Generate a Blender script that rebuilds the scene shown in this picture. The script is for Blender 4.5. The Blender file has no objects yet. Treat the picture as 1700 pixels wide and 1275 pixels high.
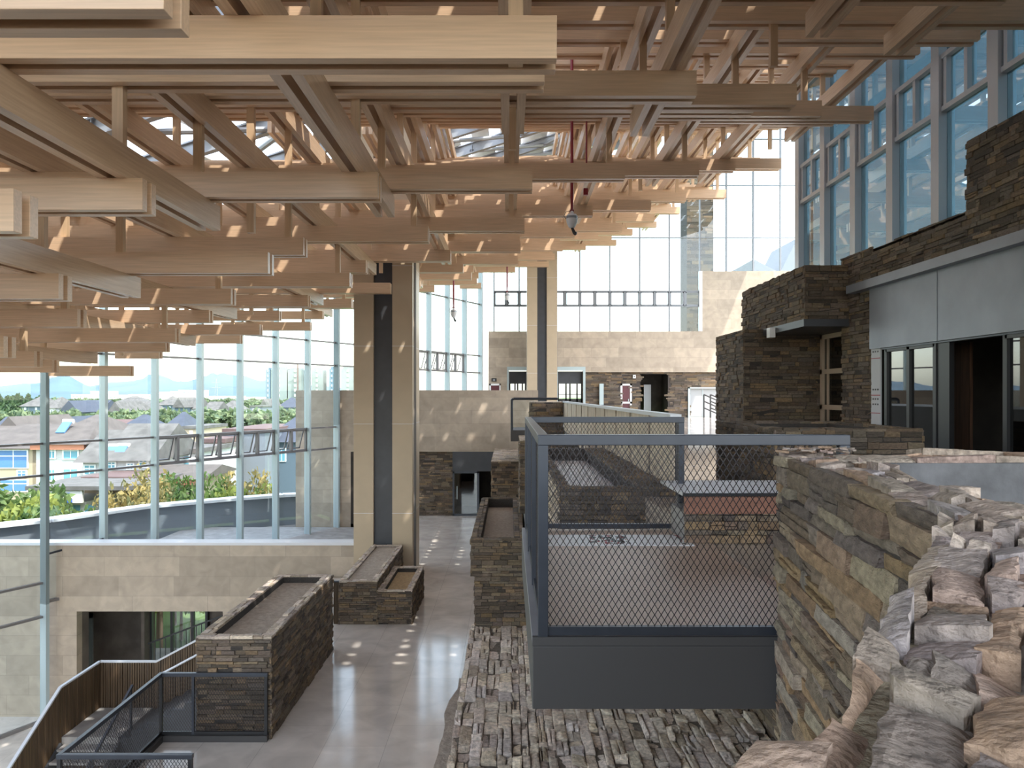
import bpy, math, random
import numpy as np
from mathutils import Vector, noise, Matrix
R = math.radians
SC = bpy.context.scene
COL = SC.collection

# ------------------------------------------------------------------ camera, sky, sun, exposure
FPX = 1250.0                      # focal length in pixels of the 1700 px wide frame
EYE = 5.7
cd = bpy.data.cameras.new('camera'); cam = bpy.data.objects.new('camera', cd); COL.objects.link(cam)
cam.location = (0, 0, EYE); cam.rotation_euler = (R(90), 0, 0)
cd.sensor_fit = 'HORIZONTAL'; cd.sensor_width = 36; cd.lens = FPX / 1700 * 36
cd.shift_x = 5 / 1700; cd.shift_y = 17.5 / 1700; cd.clip_start = .05; cd.clip_end = 9000
SC.camera = cam
w = bpy.data.worlds.new('world'); SC.world = w; w.use_nodes = True
nt = w.node_tree; bg = nt.nodes['Background']
sk = nt.nodes.new('ShaderNodeTexSky'); sk.sky_type = 'NISHITA'; sk.sun_disc = False
sk.sun_elevation = R(58); sk.sun_rotation = R(135); sk.air_density = 1.3; sk.dust_density = 1.6; sk.ozone_density = 1.2
hs = nt.nodes.new('ShaderNodeHueSaturation'); hs.inputs['Saturation'].default_value = .55; nt.links.new(sk.outputs[0], hs.inputs['Color']); nt.links.new(hs.outputs[0], bg.inputs[0]); bg.inputs[1].default_value = .60
SUN = Vector((-.42, .42, -1)).normalized()
sd = bpy.data.lights.new('sun', 'SUN'); so = bpy.data.objects.new('sun', sd); COL.objects.link(so)
so.rotation_euler = (-SUN).to_track_quat('Z', 'Y').to_euler(); so.location = (20, -20, 60)
sd.energy = 5.5; sd.angle = R(.6); sd.color = (1, .95, .87)
SC.view_settings.view_transform = 'Standard'; SC.view_settings.look = 'None'
SC.view_settings.gamma = 1; SC.view_settings.use_curve_mapping = False
SC.view_settings.exposure = 0.55
SC.cycles.max_bounces = 12; SC.cycles.diffuse_bounces = 5; SC.cycles.transparent_max_bounces = 24
SC.cycles.glossy_bounces = 4; SC.cycles.use_denoising = True
SC.cycles.sample_clamp_indirect = 6

# ------------------------------------------------------------------ materials
def mat(name, col, rough=.6, metal=0, spec=.5, noise_s=None, noise_a=.15, stretch=(1, 1, 1), bump=0, bump_s=None, attr=None, coord='Position'):
    m = bpy.data.materials.new(name); m.use_nodes = True; N = m.node_tree.nodes; L = m.node_tree.links
    b = N['Principled BSDF']; b.inputs['Roughness'].default_value = rough; b.inputs['Metallic'].default_value = metal
    b.inputs['Specular IOR Level'].default_value = spec
    b.inputs['Base Color'].default_value = (*col, 1)
    src = None
    if attr:
        a = N.new('ShaderNodeAttribute'); a.attribute_name = attr; src = a.outputs['Color']
    g = N.new('ShaderNodeNewGeometry'); mp = N.new('ShaderNodeMapping'); mp.inputs['Scale'].default_value = stretch
    L.new(g.outputs['Position'], mp.inputs[0])
    if noise_s:
        t = N.new('ShaderNodeTexNoise'); t.inputs['Scale'].default_value = noise_s; t.inputs['Detail'].default_value = 5
        L.new(mp.outputs[0], t.inputs[0])
        r = N.new('ShaderNodeMapRange'); r.inputs[1].default_value = .3; r.inputs[2].default_value = .7
        r.inputs[3].default_value = 1 - noise_a; r.inputs[4].default_value = 1 + noise_a
        L.new(t.outputs[0], r.inputs[0])
        mx = N.new('ShaderNodeMix'); mx.data_type = 'RGBA'; mx.blend_type = 'MULTIPLY'; mx.inputs[0].default_value = 1
        if src: L.new(src, mx.inputs[6])
        else: mx.inputs[6].default_value = (*col, 1)
        L.new(r.outputs[0], mx.inputs[7]); src = mx.outputs[2]
    if src: L.new(src, b.inputs['Base Color'])
    if bump:
        t2 = N.new('ShaderNodeTexNoise'); t2.inputs['Scale'].default_value = bump_s or noise_s or 10; t2.inputs['Detail'].default_value = 6
        L.new(mp.outputs[0], t2.inputs[0])
        bp = N.new('ShaderNodeBump'); bp.inputs['Strength'].default_value = bump; bp.inputs['Distance'].default_value = .02
        L.new(t2.outputs[0], bp.inputs['Height']); L.new(bp.outputs[0], b.inputs['Normal'])
    return m

def tile_mat(name, c1, c2, cm, bw, bh, axes, rough=.5, mort=.006, var=.12, ns=3, off=.37, bump=.05, spec=.5):
    m = bpy.data.materials.new(name); m.use_nodes = True; N = m.node_tree.nodes; L = m.node_tree.links
    b = N['Principled BSDF']; b.inputs['Roughness'].default_value = rough; b.inputs['Specular IOR Level'].default_value = spec
    g = N.new('ShaderNodeNewGeometry'); s = N.new('ShaderNodeSeparateXYZ'); cb = N.new('ShaderNodeCombineXYZ')
    L.new(g.outputs['Position'], s.inputs[0]); L.new(s.outputs[axes[0]], cb.inputs[0]); L.new(s.outputs[axes[1]], cb.inputs[1])
    k = N.new('ShaderNodeTexBrick'); L.new(cb.outputs[0], k.inputs['Vector']); k.offset = off; k.offset_frequency = 3; k.squash = 1.35; k.squash_frequency = 2
    k.inputs['Color1'].default_value = (*c1, 1); k.inputs['Color2'].default_value = (*c2, 1); k.inputs['Mortar'].default_value = (*cm, 1)
    k.inputs['Scale'].default_value = 1; k.inputs['Brick Width'].default_value = bw; k.inputs['Row Height'].default_value = bh
    k.inputs['Mortar Size'].default_value = mort; k.inputs['Mortar Smooth'].default_value = .3
    t = N.new('ShaderNodeTexNoise'); t.inputs['Scale'].default_value = ns; t.inputs['Detail'].default_value = 8; t.inputs['Distortion'].default_value = .6
    L.new(g.outputs['Position'], t.inputs[0])
    r = N.new('ShaderNodeMapRange'); r.inputs[1].default_value = .3; r.inputs[2].default_value = .7; r.inputs[3].default_value = 1 - var; r.inputs[4].default_value = 1 + var
    L.new(t.outputs[0], r.inputs[0])
    mx = N.new('ShaderNodeMix'); mx.data_type = 'RGBA'; mx.blend_type = 'MULTIPLY'; mx.inputs[0].default_value = 1
    L.new(k.outputs[0], mx.inputs[6]); L.new(r.outputs[0], mx.inputs[7]); L.new(mx.outputs[2], b.inputs['Base Color'])
    if bump:
        bp = N.new('ShaderNodeBump'); bp.inputs['Strength'].default_value = bump; bp.inputs['Distance'].default_value = .01
        L.new(t.outputs[0], bp.inputs['Height']); L.new(bp.outputs[0], b.inputs['Normal'])
    return m

def glass_mat(name, tint, refl, rough=0.0, rcol=(1, 1, 1)):
    m = bpy.data.materials.new(name); m.use_nodes = True; N = m.node_tree.nodes; L = m.node_tree.links
    N.remove(N['Principled BSDF']); out = N['Material Output']
    tr = N.new('ShaderNodeBsdfTransparent'); tr.inputs[0].default_value = (*tint, 1)
    gl = N.new('ShaderNodeBsdfGlossy'); gl.inputs['Roughness'].default_value = rough; gl.inputs[0].default_value = (*rcol, 1)
    lf_ = N.new('ShaderNodeLayerWeight'); lf_.inputs[0].default_value = .5
    lw = N.new('ShaderNodeMath'); lw.operation = 'POWER'; lw.inputs[1].default_value = 4.0; L.new(lf_.outputs['Facing'], lw.inputs[0])
    mr = N.new('ShaderNodeMapRange'); mr.inputs[1].default_value = 0; mr.inputs[2].default_value = 1; mr.inputs[3].default_value = refl; mr.inputs[4].default_value = 1
    L.new(lw.outputs[0], mr.inputs[0])
    mx = N.new('ShaderNodeMixShader'); L.new(mr.outputs[0], mx.inputs[0]); L.new(tr.outputs[0], mx.inputs[1]); L.new(gl.outputs[0], mx.inputs[2])
    L.new(mx.outputs[0], out.inputs[0]); return m

def leaf_mat(name, c):
    m = bpy.data.materials.new(name); m.use_nodes = True; N = m.node_tree.nodes; L = m.node_tree.links
    b = N['Principled BSDF']; b.inputs['Roughness'].default_value = .6; b.inputs['Base Color'].default_value = (*c, 1)
    g = N.new('ShaderNodeNewGeometry'); t = N.new('ShaderNodeTexNoise'); t.inputs['Scale'].default_value = .8; L.new(g.outputs['Position'], t.inputs[0])
    cr = N.new('ShaderNodeValToRGB'); cr.color_ramp.elements[0].color = (c[0] * .55, c[1] * .65, c[2] * .6, 1); cr.color_ramp.elements[1].color = (min(1, c[0] * 1.6), min(1, c[1] * 1.35), c[2], 1)
    cr.color_ramp.elements[0].position = .35; cr.color_ramp.elements[1].position = .65
    L.new(t.outputs[0], cr.inputs[0]); L.new(cr.outputs[0], b.inputs['Base Color'])
    tl = N.new('ShaderNodeBsdfTranslucent'); L.new(cr.outputs[0], tl.inputs[0])
    mx = N.new('ShaderNodeMixShader'); mx.inputs[0].default_value = .35; L.new(b.outputs[0], mx.inputs[1]); L.new(tl.outputs[0], mx.inputs[2])
    L.new(mx.outputs[0], N['Material Output'].inputs[0]); return m

M = {}
OAK = (.62, .43, .28)
M['oak_x'] = mat('oak_grain_across', OAK, .30, noise_s=5, noise_a=.10, stretch=(.35, 9, 9))
M['oak_y'] = mat('oak_grain_along', (.58, .41, .275), .27, noise_s=5, noise_a=.10, stretch=(9, .35, 9))
M['oak_z'] = mat('oak_grain_upright', (.60, .42, .26), .45, noise_s=5, noise_a=.08, stretch=(9, 9, .35))
M['beige'] = tile_mat('beige_limestone', (.46, .375, .29), (.35, .285, .22), (.28, .235, .185), 1.75, .62, (0, 2), .45, .006, .13, 2.5)
M['floor'] = tile_mat('polished_floor_tiles', (.69, .64, .585), (.61, .56, .51), (.42, .385, .35), 1.6, 1.0, (1, 0), .10, .004, .16, 1.6, bump=.04, spec=.6)
M['deck'] = tile_mat('polished_deck_tiles', (.56, .50, .45), (.53, .47, .42), (.42, .38, .34), 1.8, 1.2, (1, 0), .09, .003, .10, 1.3, bump=.03, spec=.6)
M['column'] = mat('pale_column_panel', (.47, .37, .255), .38, noise_s=2, noise_a=.04)
M['steel_dark'] = mat('dark_grey_steel', (.055, .058, .066), .45, .3, noise_s=3, noise_a=.1)
M['rail'] = mat('blue_grey_painted_steel', (.055, .062, .078), .35, .4, noise_s=8, noise_a=.08)
M['wire'] = mat('expanded_mesh_steel', (.035, .030, .032), .5, .3)
M['fascia'] = mat('charcoal_fascia', (.062, .059, .059), .6)
M['concrete'] = mat('grey_concrete', (.30, .29, .28), .8, noise_s=3, noise_a=.2, bump=.3, bump_s=20)
M['plaster_dark'] = mat('raw_brown_plaster', (.15, .125, .105), .9, noise_s=1.3, noise_a=.35)
M['alu'] = mat('pale_aluminium', (.42, .50, .52), .35, .35)
M['alu_dark'] = mat('grey_aluminium', (.20, .19, .19), .4, .4)
M['alu_r'] = mat('grey_blue_aluminium', (.58, .60, .64), .4, .2)
M['alu_b'] = mat('slate_grey_mullion', (.22, .235, .26), .45, .2)
M['deck_matte'] = tile_mat('satin_platform_tiles', (.62, .48, .385), (.58, .45, .36), (.44, .36, .30), 1.8, 1.2, (1, 0), .42, .003, .10, 1.3, bump=.03, spec=.5)
M['liner'] = mat('grey_planter_liner', (.12, .12, .125), .8, noise_s=6, noise_a=.35, bump=.3, bump_s=30)
M['leaf_f'] = leaf_mat('far_hazy_leaf', (.13, .19, .12))  # distance haze put in as a paler, greyer green
M['zinc'] = mat('zinc_panel', (.27, .28, .32), .45, .5, noise_s=1.5, noise_a=.12)
M['soil'] = mat('dry_planter_soil', (.36, .30, .24), .95, noise_s=14, noise_a=.2, bump=.6, bump_s=60)
M['soil_tan'] = mat('tan_planter_soil', (.42, .30, .16), .95, noise_s=14, noise_a=.2, bump=.6, bump_s=60)
M['core'] = mat('dark_joint_mortar', (.050, .042, .036), .95)
M['mortar'] = mat('pale_mortar_bed', (.36, .31, .26), .95, noise_s=9, noise_a=.25, bump=.8, bump_s=30)
M['stone'] = mat('split_ledge_stone', (.2, .15, .1), .8, attr='tint', noise_s=22, noise_a=.28, stretch=(1, 1, 2.2), bump=.6, bump_s=45)
M['stone_near'] = mat('split_ledge_stone_close', (.2, .15, .1), .85, attr='tint', noise_s=16, noise_a=.36, stretch=(1, 1, 2.0), bump=.9, bump_s=70)
M['stone_top'] = mat('dusty_rim_stone', (.5, .4, .33), .85, attr='tint', noise_s=24, noise_a=.42, stretch=(1, 1, 1), bump=.8, bump_s=55)
M['black'] = mat('black_frame', (.02, .02, .022), .4)
M['room_dark'] = mat('unlit_room_lining', (.035, .028, .024), .8, noise_s=2, noise_a=.4)  # near-black: the shade of the rooms is put into the lining colour
M['dark_wood'] = mat('dark_wood_board', (.075, .035, .018), .6, noise_s=4, noise_a=.5, stretch=(6, 6, .4))
M['battens'] = mat('brown_batten_cladding', (.075, .046, .024), .6, noise_s=7, noise_a=.6, stretch=(7, 7, .12))
M['fence'] = mat('weathered_pale_board', (.52, .43, .33), .7, noise_s=5, noise_a=.2, stretch=(1, 1, .3))
M['white'] = mat('white_paint', (.8, .8, .8), .4)
M['white_cap'] = mat('white_stone_cap', (.68, .68, .70), .5)
M['roof_panel'] = mat('white_roof_louvre', (.72, .72, .72), .6)
M['steel_grey'] = mat('galvanised_roof_steel', (.30, .32, .35), .45, .4)
M['red'] = mat('red_pipe_paint', (.22, .012, .02), .35)
M['orange_wood'] = mat('reddish_wood_edge', (.30, .14, .09), .5, noise_s=3, noise_a=.25, stretch=(1, 1, 4))
M['pine'] = mat('pale_pine_frame', (.52, .41, .30), .6)
M['wrap'] = mat('white_house_wrap', (.55, .56, .58), .5)
M['red_line'] = mat('red_print', (.35, .03, .04), .5)
M['maroon'] = mat('maroon_door_leaf', (.10, .02, .03), .4)
M['grey_door'] = mat('grey_door_leaf', (.38, .39, .40), .5)
M['glass'] = glass_mat('clear_glass', (.93, .96, .96), .03)
M['glass_r'] = glass_mat('teal_coated_glass', (.22, .31, .34), .26, rcol=(.85, .9, .92))
M['glass_dark'] = glass_mat('dark_door_glass', (.35, .38, .40), .07)
M['ac'] = mat('painted_wall_white', (.78, .76, .72), .8)
M['haze_hill'] = mat('haze_tinted_wooded_hill', (.085, .14, .19), 1.0, noise_s=.004, noise_a=.15)  # blue of distance haze painted into the hill colour
M['haze_hill2'] = mat('nearer_haze_tinted_wooded_hill', (.065, .115, .15), 1.0, noise_s=.006, noise_a=.2)  # haze painted in here too, a little darker
M['ground'] = mat('green_field', (.13, .20, .07), 1.0, noise_s=.02, noise_a=.4)
M['blue_glass'] = mat('blue_window_pane', (.10, .22, .45), .15)
M['teal_glass'] = mat('teal_window_pane', (.14, .34, .42), .15)
M['tile_grey'] = mat('old_grey_roof_tile', (.11, .105, .10), .9, noise_s=1.2, noise_a=.3)
M['tile_brown'] = mat('brown_roof_tile', (.10, .085, .078), .9, noise_s=1.2, noise_a=.2)
M['tile_blue'] = mat('slate_blue_roof', (.05, .06, .085), .8, noise_s=1, noise_a=.15)
M['tile_red'] = mat('rusty_red_roof', (.12, .075, .07), .8, noise_s=1, noise_a=.2)
M['wall_white'] = mat('white_rendered_wall', (.50, .50, .49), .9)
M['wall_cream'] = mat('cream_rendered_wall', (.42, .34, .24), .9)
M['wall_slate'] = mat('slate_blue_rendered_wall', (.10, .14, .18), .9)
M['wall_grey'] = mat('grey_rendered_wall', (.17, .19, .22), .9)
M['brick'] = mat('orange_band_paint', (.50, .20, .12), .8)
M['scaffold'] = mat('pale_green_safety_net', (.20, .235, .23), .9, noise_s=.05, noise_a=.2)
M['tower_blue'] = mat('blue_tower_side', (.13, .19, .24), .9)
M['trunk'] = mat('tree_bark', (.10, .07, .05), .9)
M['leaf_a'] = leaf_mat('mid_green_leaf', (.085, .15, .05))
M['leaf_b'] = leaf_mat('yellow_green_leaf', (.19, .25, .07))
M['leaf_c'] = leaf_mat('golden_leaf', (.25, .22, .10))
M['leaf_d'] = leaf_mat('dark_conifer_needle', (.06, .12, .06))
M['sign_blue'] = mat('blue_sign_print', (.04, .13, .55), .5)

# ------------------------------------------------------------------ mesh helpers
class MB:
    def __init__(s): s.v = []; s.f = []; s.c = None
    def quadbox(s, P):
        n = len(s.v); s.v += [tuple(p) for p in P]
        s.f += [(n, n + 3, n + 2, n + 1), (n + 4, n + 5, n + 6, n + 7), (n, n + 1, n + 5, n + 4), (n + 1, n + 2, n + 6, n + 5), (n + 2, n + 3, n + 7, n + 6), (n + 3, n, n + 4, n + 7)]
        return s
    def box(s, x0, x1, y0, y1, z0, z1):
        if x0 > x1: x0, x1 = x1, x0
        if y0 > y1: y0, y1 = y1, y0
        if z0 > z1: z0, z1 = z1, z0
        return s.quadbox([(x0, y0, z0), (x1, y0, z0), (x1, y1, z0), (x0, y1, z0), (x0, y0, z1), (x1, y0, z1), (x1, y1, z1), (x0, y1, z1)])
    def obox(s, o, u, v, w_):            # origin corner + three edge vectors (right handed)
        o, u, v, w_ = map(Vector, (o, u, v, w_))
        return s.quadbox([o, o + u, o + u + v, o + v, o + w_, o + u + w_, o + u + v + w_, o + v + w_])
    def bar(s, a, b, wd, ht, up=(0, 0, 1)):
        a, b = Vector(a), Vector(b); d = (b - a); up = Vector(up)
        sd_ = d.cross(up)
        if sd_.length < 1e-6: sd_ = d.cross(Vector((1, 0, 0)))
        sd_.normalize(); u2 = sd_.cross(d).normalized()
        o = a - sd_ * wd / 2 - u2 * ht / 2
        return s.obox(o, sd_ * wd, d, u2 * ht)
    def tube(s, a, b, r, n=10, r2=None):
        a, b = Vector(a), Vector(b); d = (b - a).normalized(); q = d.to_track_quat('Z', 'Y'); r2 = r if r2 is None else r2
        k = len(s.v)
        for P, rr in ((a, r), (b, r2)):
            for i in range(n): s.v.append(tuple(P + q @ Vector((rr * math.cos(2 * math.pi * i / n), rr * math.sin(2 * math.pi * i / n), 0))))
        for i in range(n): s.f.append((k + i, k + (i + 1) % n, k + n + (i + 1) % n, k + n + i))
        s.f.append(tuple(k + i for i in reversed(range(n)))); s.f.append(tuple(k + n + i for i in range(n))); return s
    def path(s, pts, r, n=8):
        for a, b in zip(pts, pts[1:]): s.tube(a, b, r, n)
        return s
    def lathe(s, c, prof, n=20):
        k = len(s.v); c = Vector(c)
        for (r, z) in prof:
            for i in range(n): s.v.append((c.x + r * math.cos(2 * math.pi * i / n), c.y + r * math.sin(2 * math.pi * i / n), c.z + z))
        for j in range(len(prof) - 1):
            for i in range(n):
                s.f.append((k + j * n + i, k + j * n + (i + 1) % n, k + (j + 1) * n + (i + 1) % n, k + (j + 1) * n + i))
        s.f.append(tuple(k + i for i in range(n))); s.f.append(tuple(k + (len(prof) - 1) * n + i for i in reversed(range(n)))); return s
    def prism(s, pts, z0, z1):           # vertical prism, ccw polygon
        k = len(s.v); n = len(pts)
        s.v += [(p[0], p[1], z0) for p in pts] + [(p[0], p[1], z1) for p in pts]
        s.f.append(tuple(k + i for i in reversed(range(n)))); s.f.append(tuple(k + n + i for i in range(n)))
        for i in range(n): s.f.append((k + i, k + (i + 1) % n, k + n + (i + 1) % n, k + n + i))
        return s
    def build(s, name, m, parent=None, kind=None, bevel=0, smooth=False):
        me = bpy.data.meshes.new(name); me.from_pydata(s.v, [], s.f); me.materials.append(m)
        if s.c is not None:
            a = me.color_attributes.new('tint', 'FLOAT_COLOR', 'POINT'); a.data.foreach_set('color', np.asarray(s.c, dtype=np.float32).ravel())
        if smooth: me.polygons.foreach_set('use_smooth', [True] * len(me.polygons))
        o = bpy.data.objects.new(name, me); COL.objects.link(o)
        if parent is not None: o.parent = parent; o.matrix_parent_inverse = Matrix.Translation(-parent.location)
        if bevel:
            b = o.modifiers.new('bevel', 'BEVEL'); b.width = bevel; b.segments = 2; b.limit_method = 'ANGLE'
        if kind: o['kind'] = kind
        return o

def tag(o, label, cat, group=None, kind='thing'):
    o['label'] = label; o['category'] = cat
    if group: o['group'] = group
    if kind: o['kind'] = kind
    return o
def thing(name, label, cat, loc=(0, 0, 0), group=None):
    o = bpy.data.objects.new(name, None); COL.objects.link(o); o.location = loc; o.empty_display_size = .2
    return tag(o, label, cat, group)
def struct_root(name, loc=(0, 0, 0)):
    o = bpy.data.objects.new(name, None); COL.objects.link(o); o.location = loc; o['kind'] = 'structure'; return o

def wall_cells(mb, x0, x1, z0, z1, holes, put):
    xs = sorted({x0, x1, *[min(max(h[0], x0), x1) for h in holes], *[min(max(h[1], x0), x1) for h in holes]})
    zs = sorted({z0, z1, *[min(max(h[2], z0), z1) for h in holes], *[min(max(h[3], z0), z1) for h in holes]})
    for a, b in zip(xs, xs[1:]):
        for c, d in zip(zs, zs[1:]):
            mx, mz = (a + b) / 2, (c + d) / 2
            if any(h[0] < mx < h[1] and h[2] < mz < h[3] for h in holes): continue
            put(a, b, c, d)

# ------------------------------------------------------------------ stacked stone
PAL_BROWN = [(.18, .125, .08), (.145, .108, .075), (.21, .16, .108), (.12, .09, .065), (.24, .165, .095), (.16, .13, .10), (.095, .074, .056), (.19, .145, .11)]
PAL_NEAR = [(.27, .20, .135), (.19, .15, .115), (.31, .205, .115), (.32, .25, .175), (.13, .105, .09), (.21, .17, .14), (.33, .23, .13), (.24, .165, .12), (.28, .24, .19), (.20, .15, .11), (.36, .30, .22)]
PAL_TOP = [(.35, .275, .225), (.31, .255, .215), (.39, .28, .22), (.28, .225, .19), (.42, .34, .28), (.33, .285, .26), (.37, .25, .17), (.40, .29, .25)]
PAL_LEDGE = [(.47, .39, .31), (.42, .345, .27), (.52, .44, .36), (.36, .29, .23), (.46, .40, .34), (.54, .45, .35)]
PAL_PAVE = [(.62, .53, .44), (.55, .46, .37), (.66, .57, .48), (.50, .41, .33), (.60, .53, .46), (.66, .56, .45)]
PAL_BROWN = [tuple(v * .85 for v in c) for c in PAL_BROWN]
def stones(mb, O, U, V, L, H, seed, ch=(.045, .095), sl=(.14, .42), dep=(.0, .035), pal=PAL_BROWN, det=0, jit=.006, gap=.004, over=.02, tilt=.006, back=.03, keep=None):
    """courses of split stones on the plane O + u*U + v*V; they stand out along U x V"""
    if mb.c is None: mb.c = [(0.05, .04, .035, 1)] * len(mb.v)
    rnd = random.Random(seed); O, U, V = Vector(O), Vector(U).normalized(), Vector(V).normalized(); N = U.cross(V)
    y = 0.0
    while y < H - .012:
        h = rnd.uniform(*ch)
        if H - y - h < ch[0] * .6: h = H - y
        x = -over - rnd.uniform(0, sl[0])
        while x < L + over:
            wd = rnd.uniform(*sl) * (1.0 if rnd.random() < .75 else .5)
            a, b = max(x, -over), min(x + wd, L + over)
            x += wd
            if b - a < .02: continue
            if keep and not keep((a + b) / 2, y + h / 2): continue
            d = rnd.uniform(*dep); c = rnd.choice(pal); k = rnd.uniform(.75, 1.25); c = (c[0] * k, c[1] * k, c[2] * k * rnd.uniform(.92, 1.08), 1)
            subs = [(y, y + h)]
            if h > .075 and rnd.random() < .25:
                mth = y + h * rnd.uniform(.35, .65); subs = [(y, mth), (mth, y + h)]
            for (s0, s1) in subs:
                dd = d + rnd.uniform(-.006, .006); j = lambda: rnd.uniform(-jit, jit)
                A, B, C, D = a + gap, b - gap, s0 + gap * .7, s1 - gap * .7
                if B - A < .012 or D - C < .008: continue
                if det:
                    gsz = .035 if det < 1.2 else .012; nx = max(3, int((B - A) / gsz)); ny = max(3, int((D - C) / min(.022, gsz))); nx = min(nx, 12 if det < 1.2 else 22); ny = min(ny, 8 if det < 1.2 else 12)
                    base = len(mb.v); tx, ty = rnd.uniform(-tilt, tilt) * 2, rnd.uniform(-tilt, tilt) * 2; sd_ = rnd.uniform(0, 90)
                    c0 = [(A + j(), C + j()), (B + j(), C + j()), (B + j(), D + j()), (A + j(), D + j())]
                    for iy in range(ny + 1):
                        for ix in range(nx + 1):
                            s, t = ix / nx, iy / ny
                            px = (c0[0][0] * (1 - s) + c0[1][0] * s) * (1 - t) + (c0[3][0] * (1 - s) + c0[2][0] * s) * t
                            py = (c0[0][1] * (1 - s) + c0[1][1] * s) * (1 - t) + (c0[3][1] * (1 - s) + c0[2][1] * s) * t
                            edge = min(ix, nx - ix, iy, ny - iy)
                            nz = (noise.noise(Vector((px * 14 + sd_, py * 22, sd_))) * .0055 + noise.noise(Vector((px * 45, py * 55, sd_))) * .0022) * (det if det < 1.2 else .62)
                            dz = dd + tx * (s - .5) + ty * (t - .5) + nz
                            if edge == 0:
                                dz -= .008 * det if det < 1.2 else .0035; wob = noise.noise(Vector((px * 30, py * 30, sd_ + 7))) * .006 * det
                                if ix in (0, nx): px += wob
                                if iy in (0, ny): py += wob
                            mb.v.append(tuple(O + U * px + V * py + N * dz)); mb.c.append(c)
                    for iy in range(ny):
                        for ix in range(nx):
                            q = base + iy * (nx + 1) + ix; mb.f.append((q, q + 1, q + nx + 2, q + nx + 1))
                    ring = [base + i for i in range(nx + 1)] + [base + nx + (nx + 1) * i for i in range(1, ny + 1)] + [base + (nx + 1) * ny + i for i in range(nx - 1, -1, -1)] + [base + (nx + 1) * i for i in range(ny - 1, 0, -1)]
                    b2 = len(mb.v)
                    for r_ in ring:
                        p = Vector(mb.v[r_]); hh = (p - O).dot(N); mb.v.append(tuple(p - N * (hh + back))); mb.c.append(c)
                    n = len(ring)
                    for i in range(n): mb.f.append((ring[(i + 1) % n], ring[i], b2 + i, b2 + (i + 1) % n))
                else:
                    base = len(mb.v); bv = min(.007, (D - C) * .2)
                    q = [(A + j(), C + j() * .5), (B + j(), C + j() * .5), (B + j(), D + j() * .5), (A + j(), D + j() * .5)]
                    cx, cy = sum(p[0] for p in q) / 4, sum(p[1] for p in q) / 4
                    for p in q: mb.v.append(tuple(O + U * p[0] + V * p[1] - N * .012)); mb.c.append(c)
                    for p in q: mb.v.append(tuple(O + U * p[0] + V * p[1] + N * (dd - bv * .7))); mb.c.append(c)
                    for p in q:
                        px = p[0] + (bv if p[0] < cx else -bv); py = p[1] + (bv if p[1] < cy else -bv)
                        mb.v.append(tuple(O + U * px + V * py + N * (dd + rnd.uniform(-tilt, tilt)))); mb.c.append(c)
                    for r_ in (0, 4):
                        for i in range(4): mb.f.append((base + r_ + i, base + r_ + (i + 1) % 4, base + r_ + 4 + (i + 1) % 4, base + r_ + 4 + i))
                    mb.f.append((base + 8, base + 9, base + 10, base + 11))
        y += h
    return mb
X, Y, Z = Vector((1, 0, 0)), Vector((0, 1, 0)), Vector((0, 0, 1))

def stone_block(mb, x0, x1, y0, y1, z0, z1, seed, faces='FLR', **kw):
    """F faces the camera (-Y), L faces -X, R faces +X, T is the top"""
    if mb.c is None: mb.c = []
    n = len(mb.v); mb.box(x0, x1, y0, y1, z0, z1); mb.c += [(.045, .038, .033, 1)] * (len(mb.v) - n)
    if 'F' in faces: stones(mb, (x0, y0, z0), X, Z, x1 - x0, z1 - z0, seed, **kw)
    if 'L' in faces: stones(mb, (x0, y1, z0), -Y, Z, y1 - y0, z1 - z0, seed + 1, **kw)
    if 'R' in faces: stones(mb, (x1, y0, z0), Y, Z, y1 - y0, z1 - z0, seed + 2, **kw)
    if 'T' in faces: stones(mb, (x0, y0, z1), X, Y, x1 - x0, y1 - y0, seed + 3, **{**kw, 'dep': (.0, .02), 'ch': (.08, .16), 'pal': PAL_LEDGE})  # paler palette paints sunlight onto the top stones
    return mb

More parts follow.
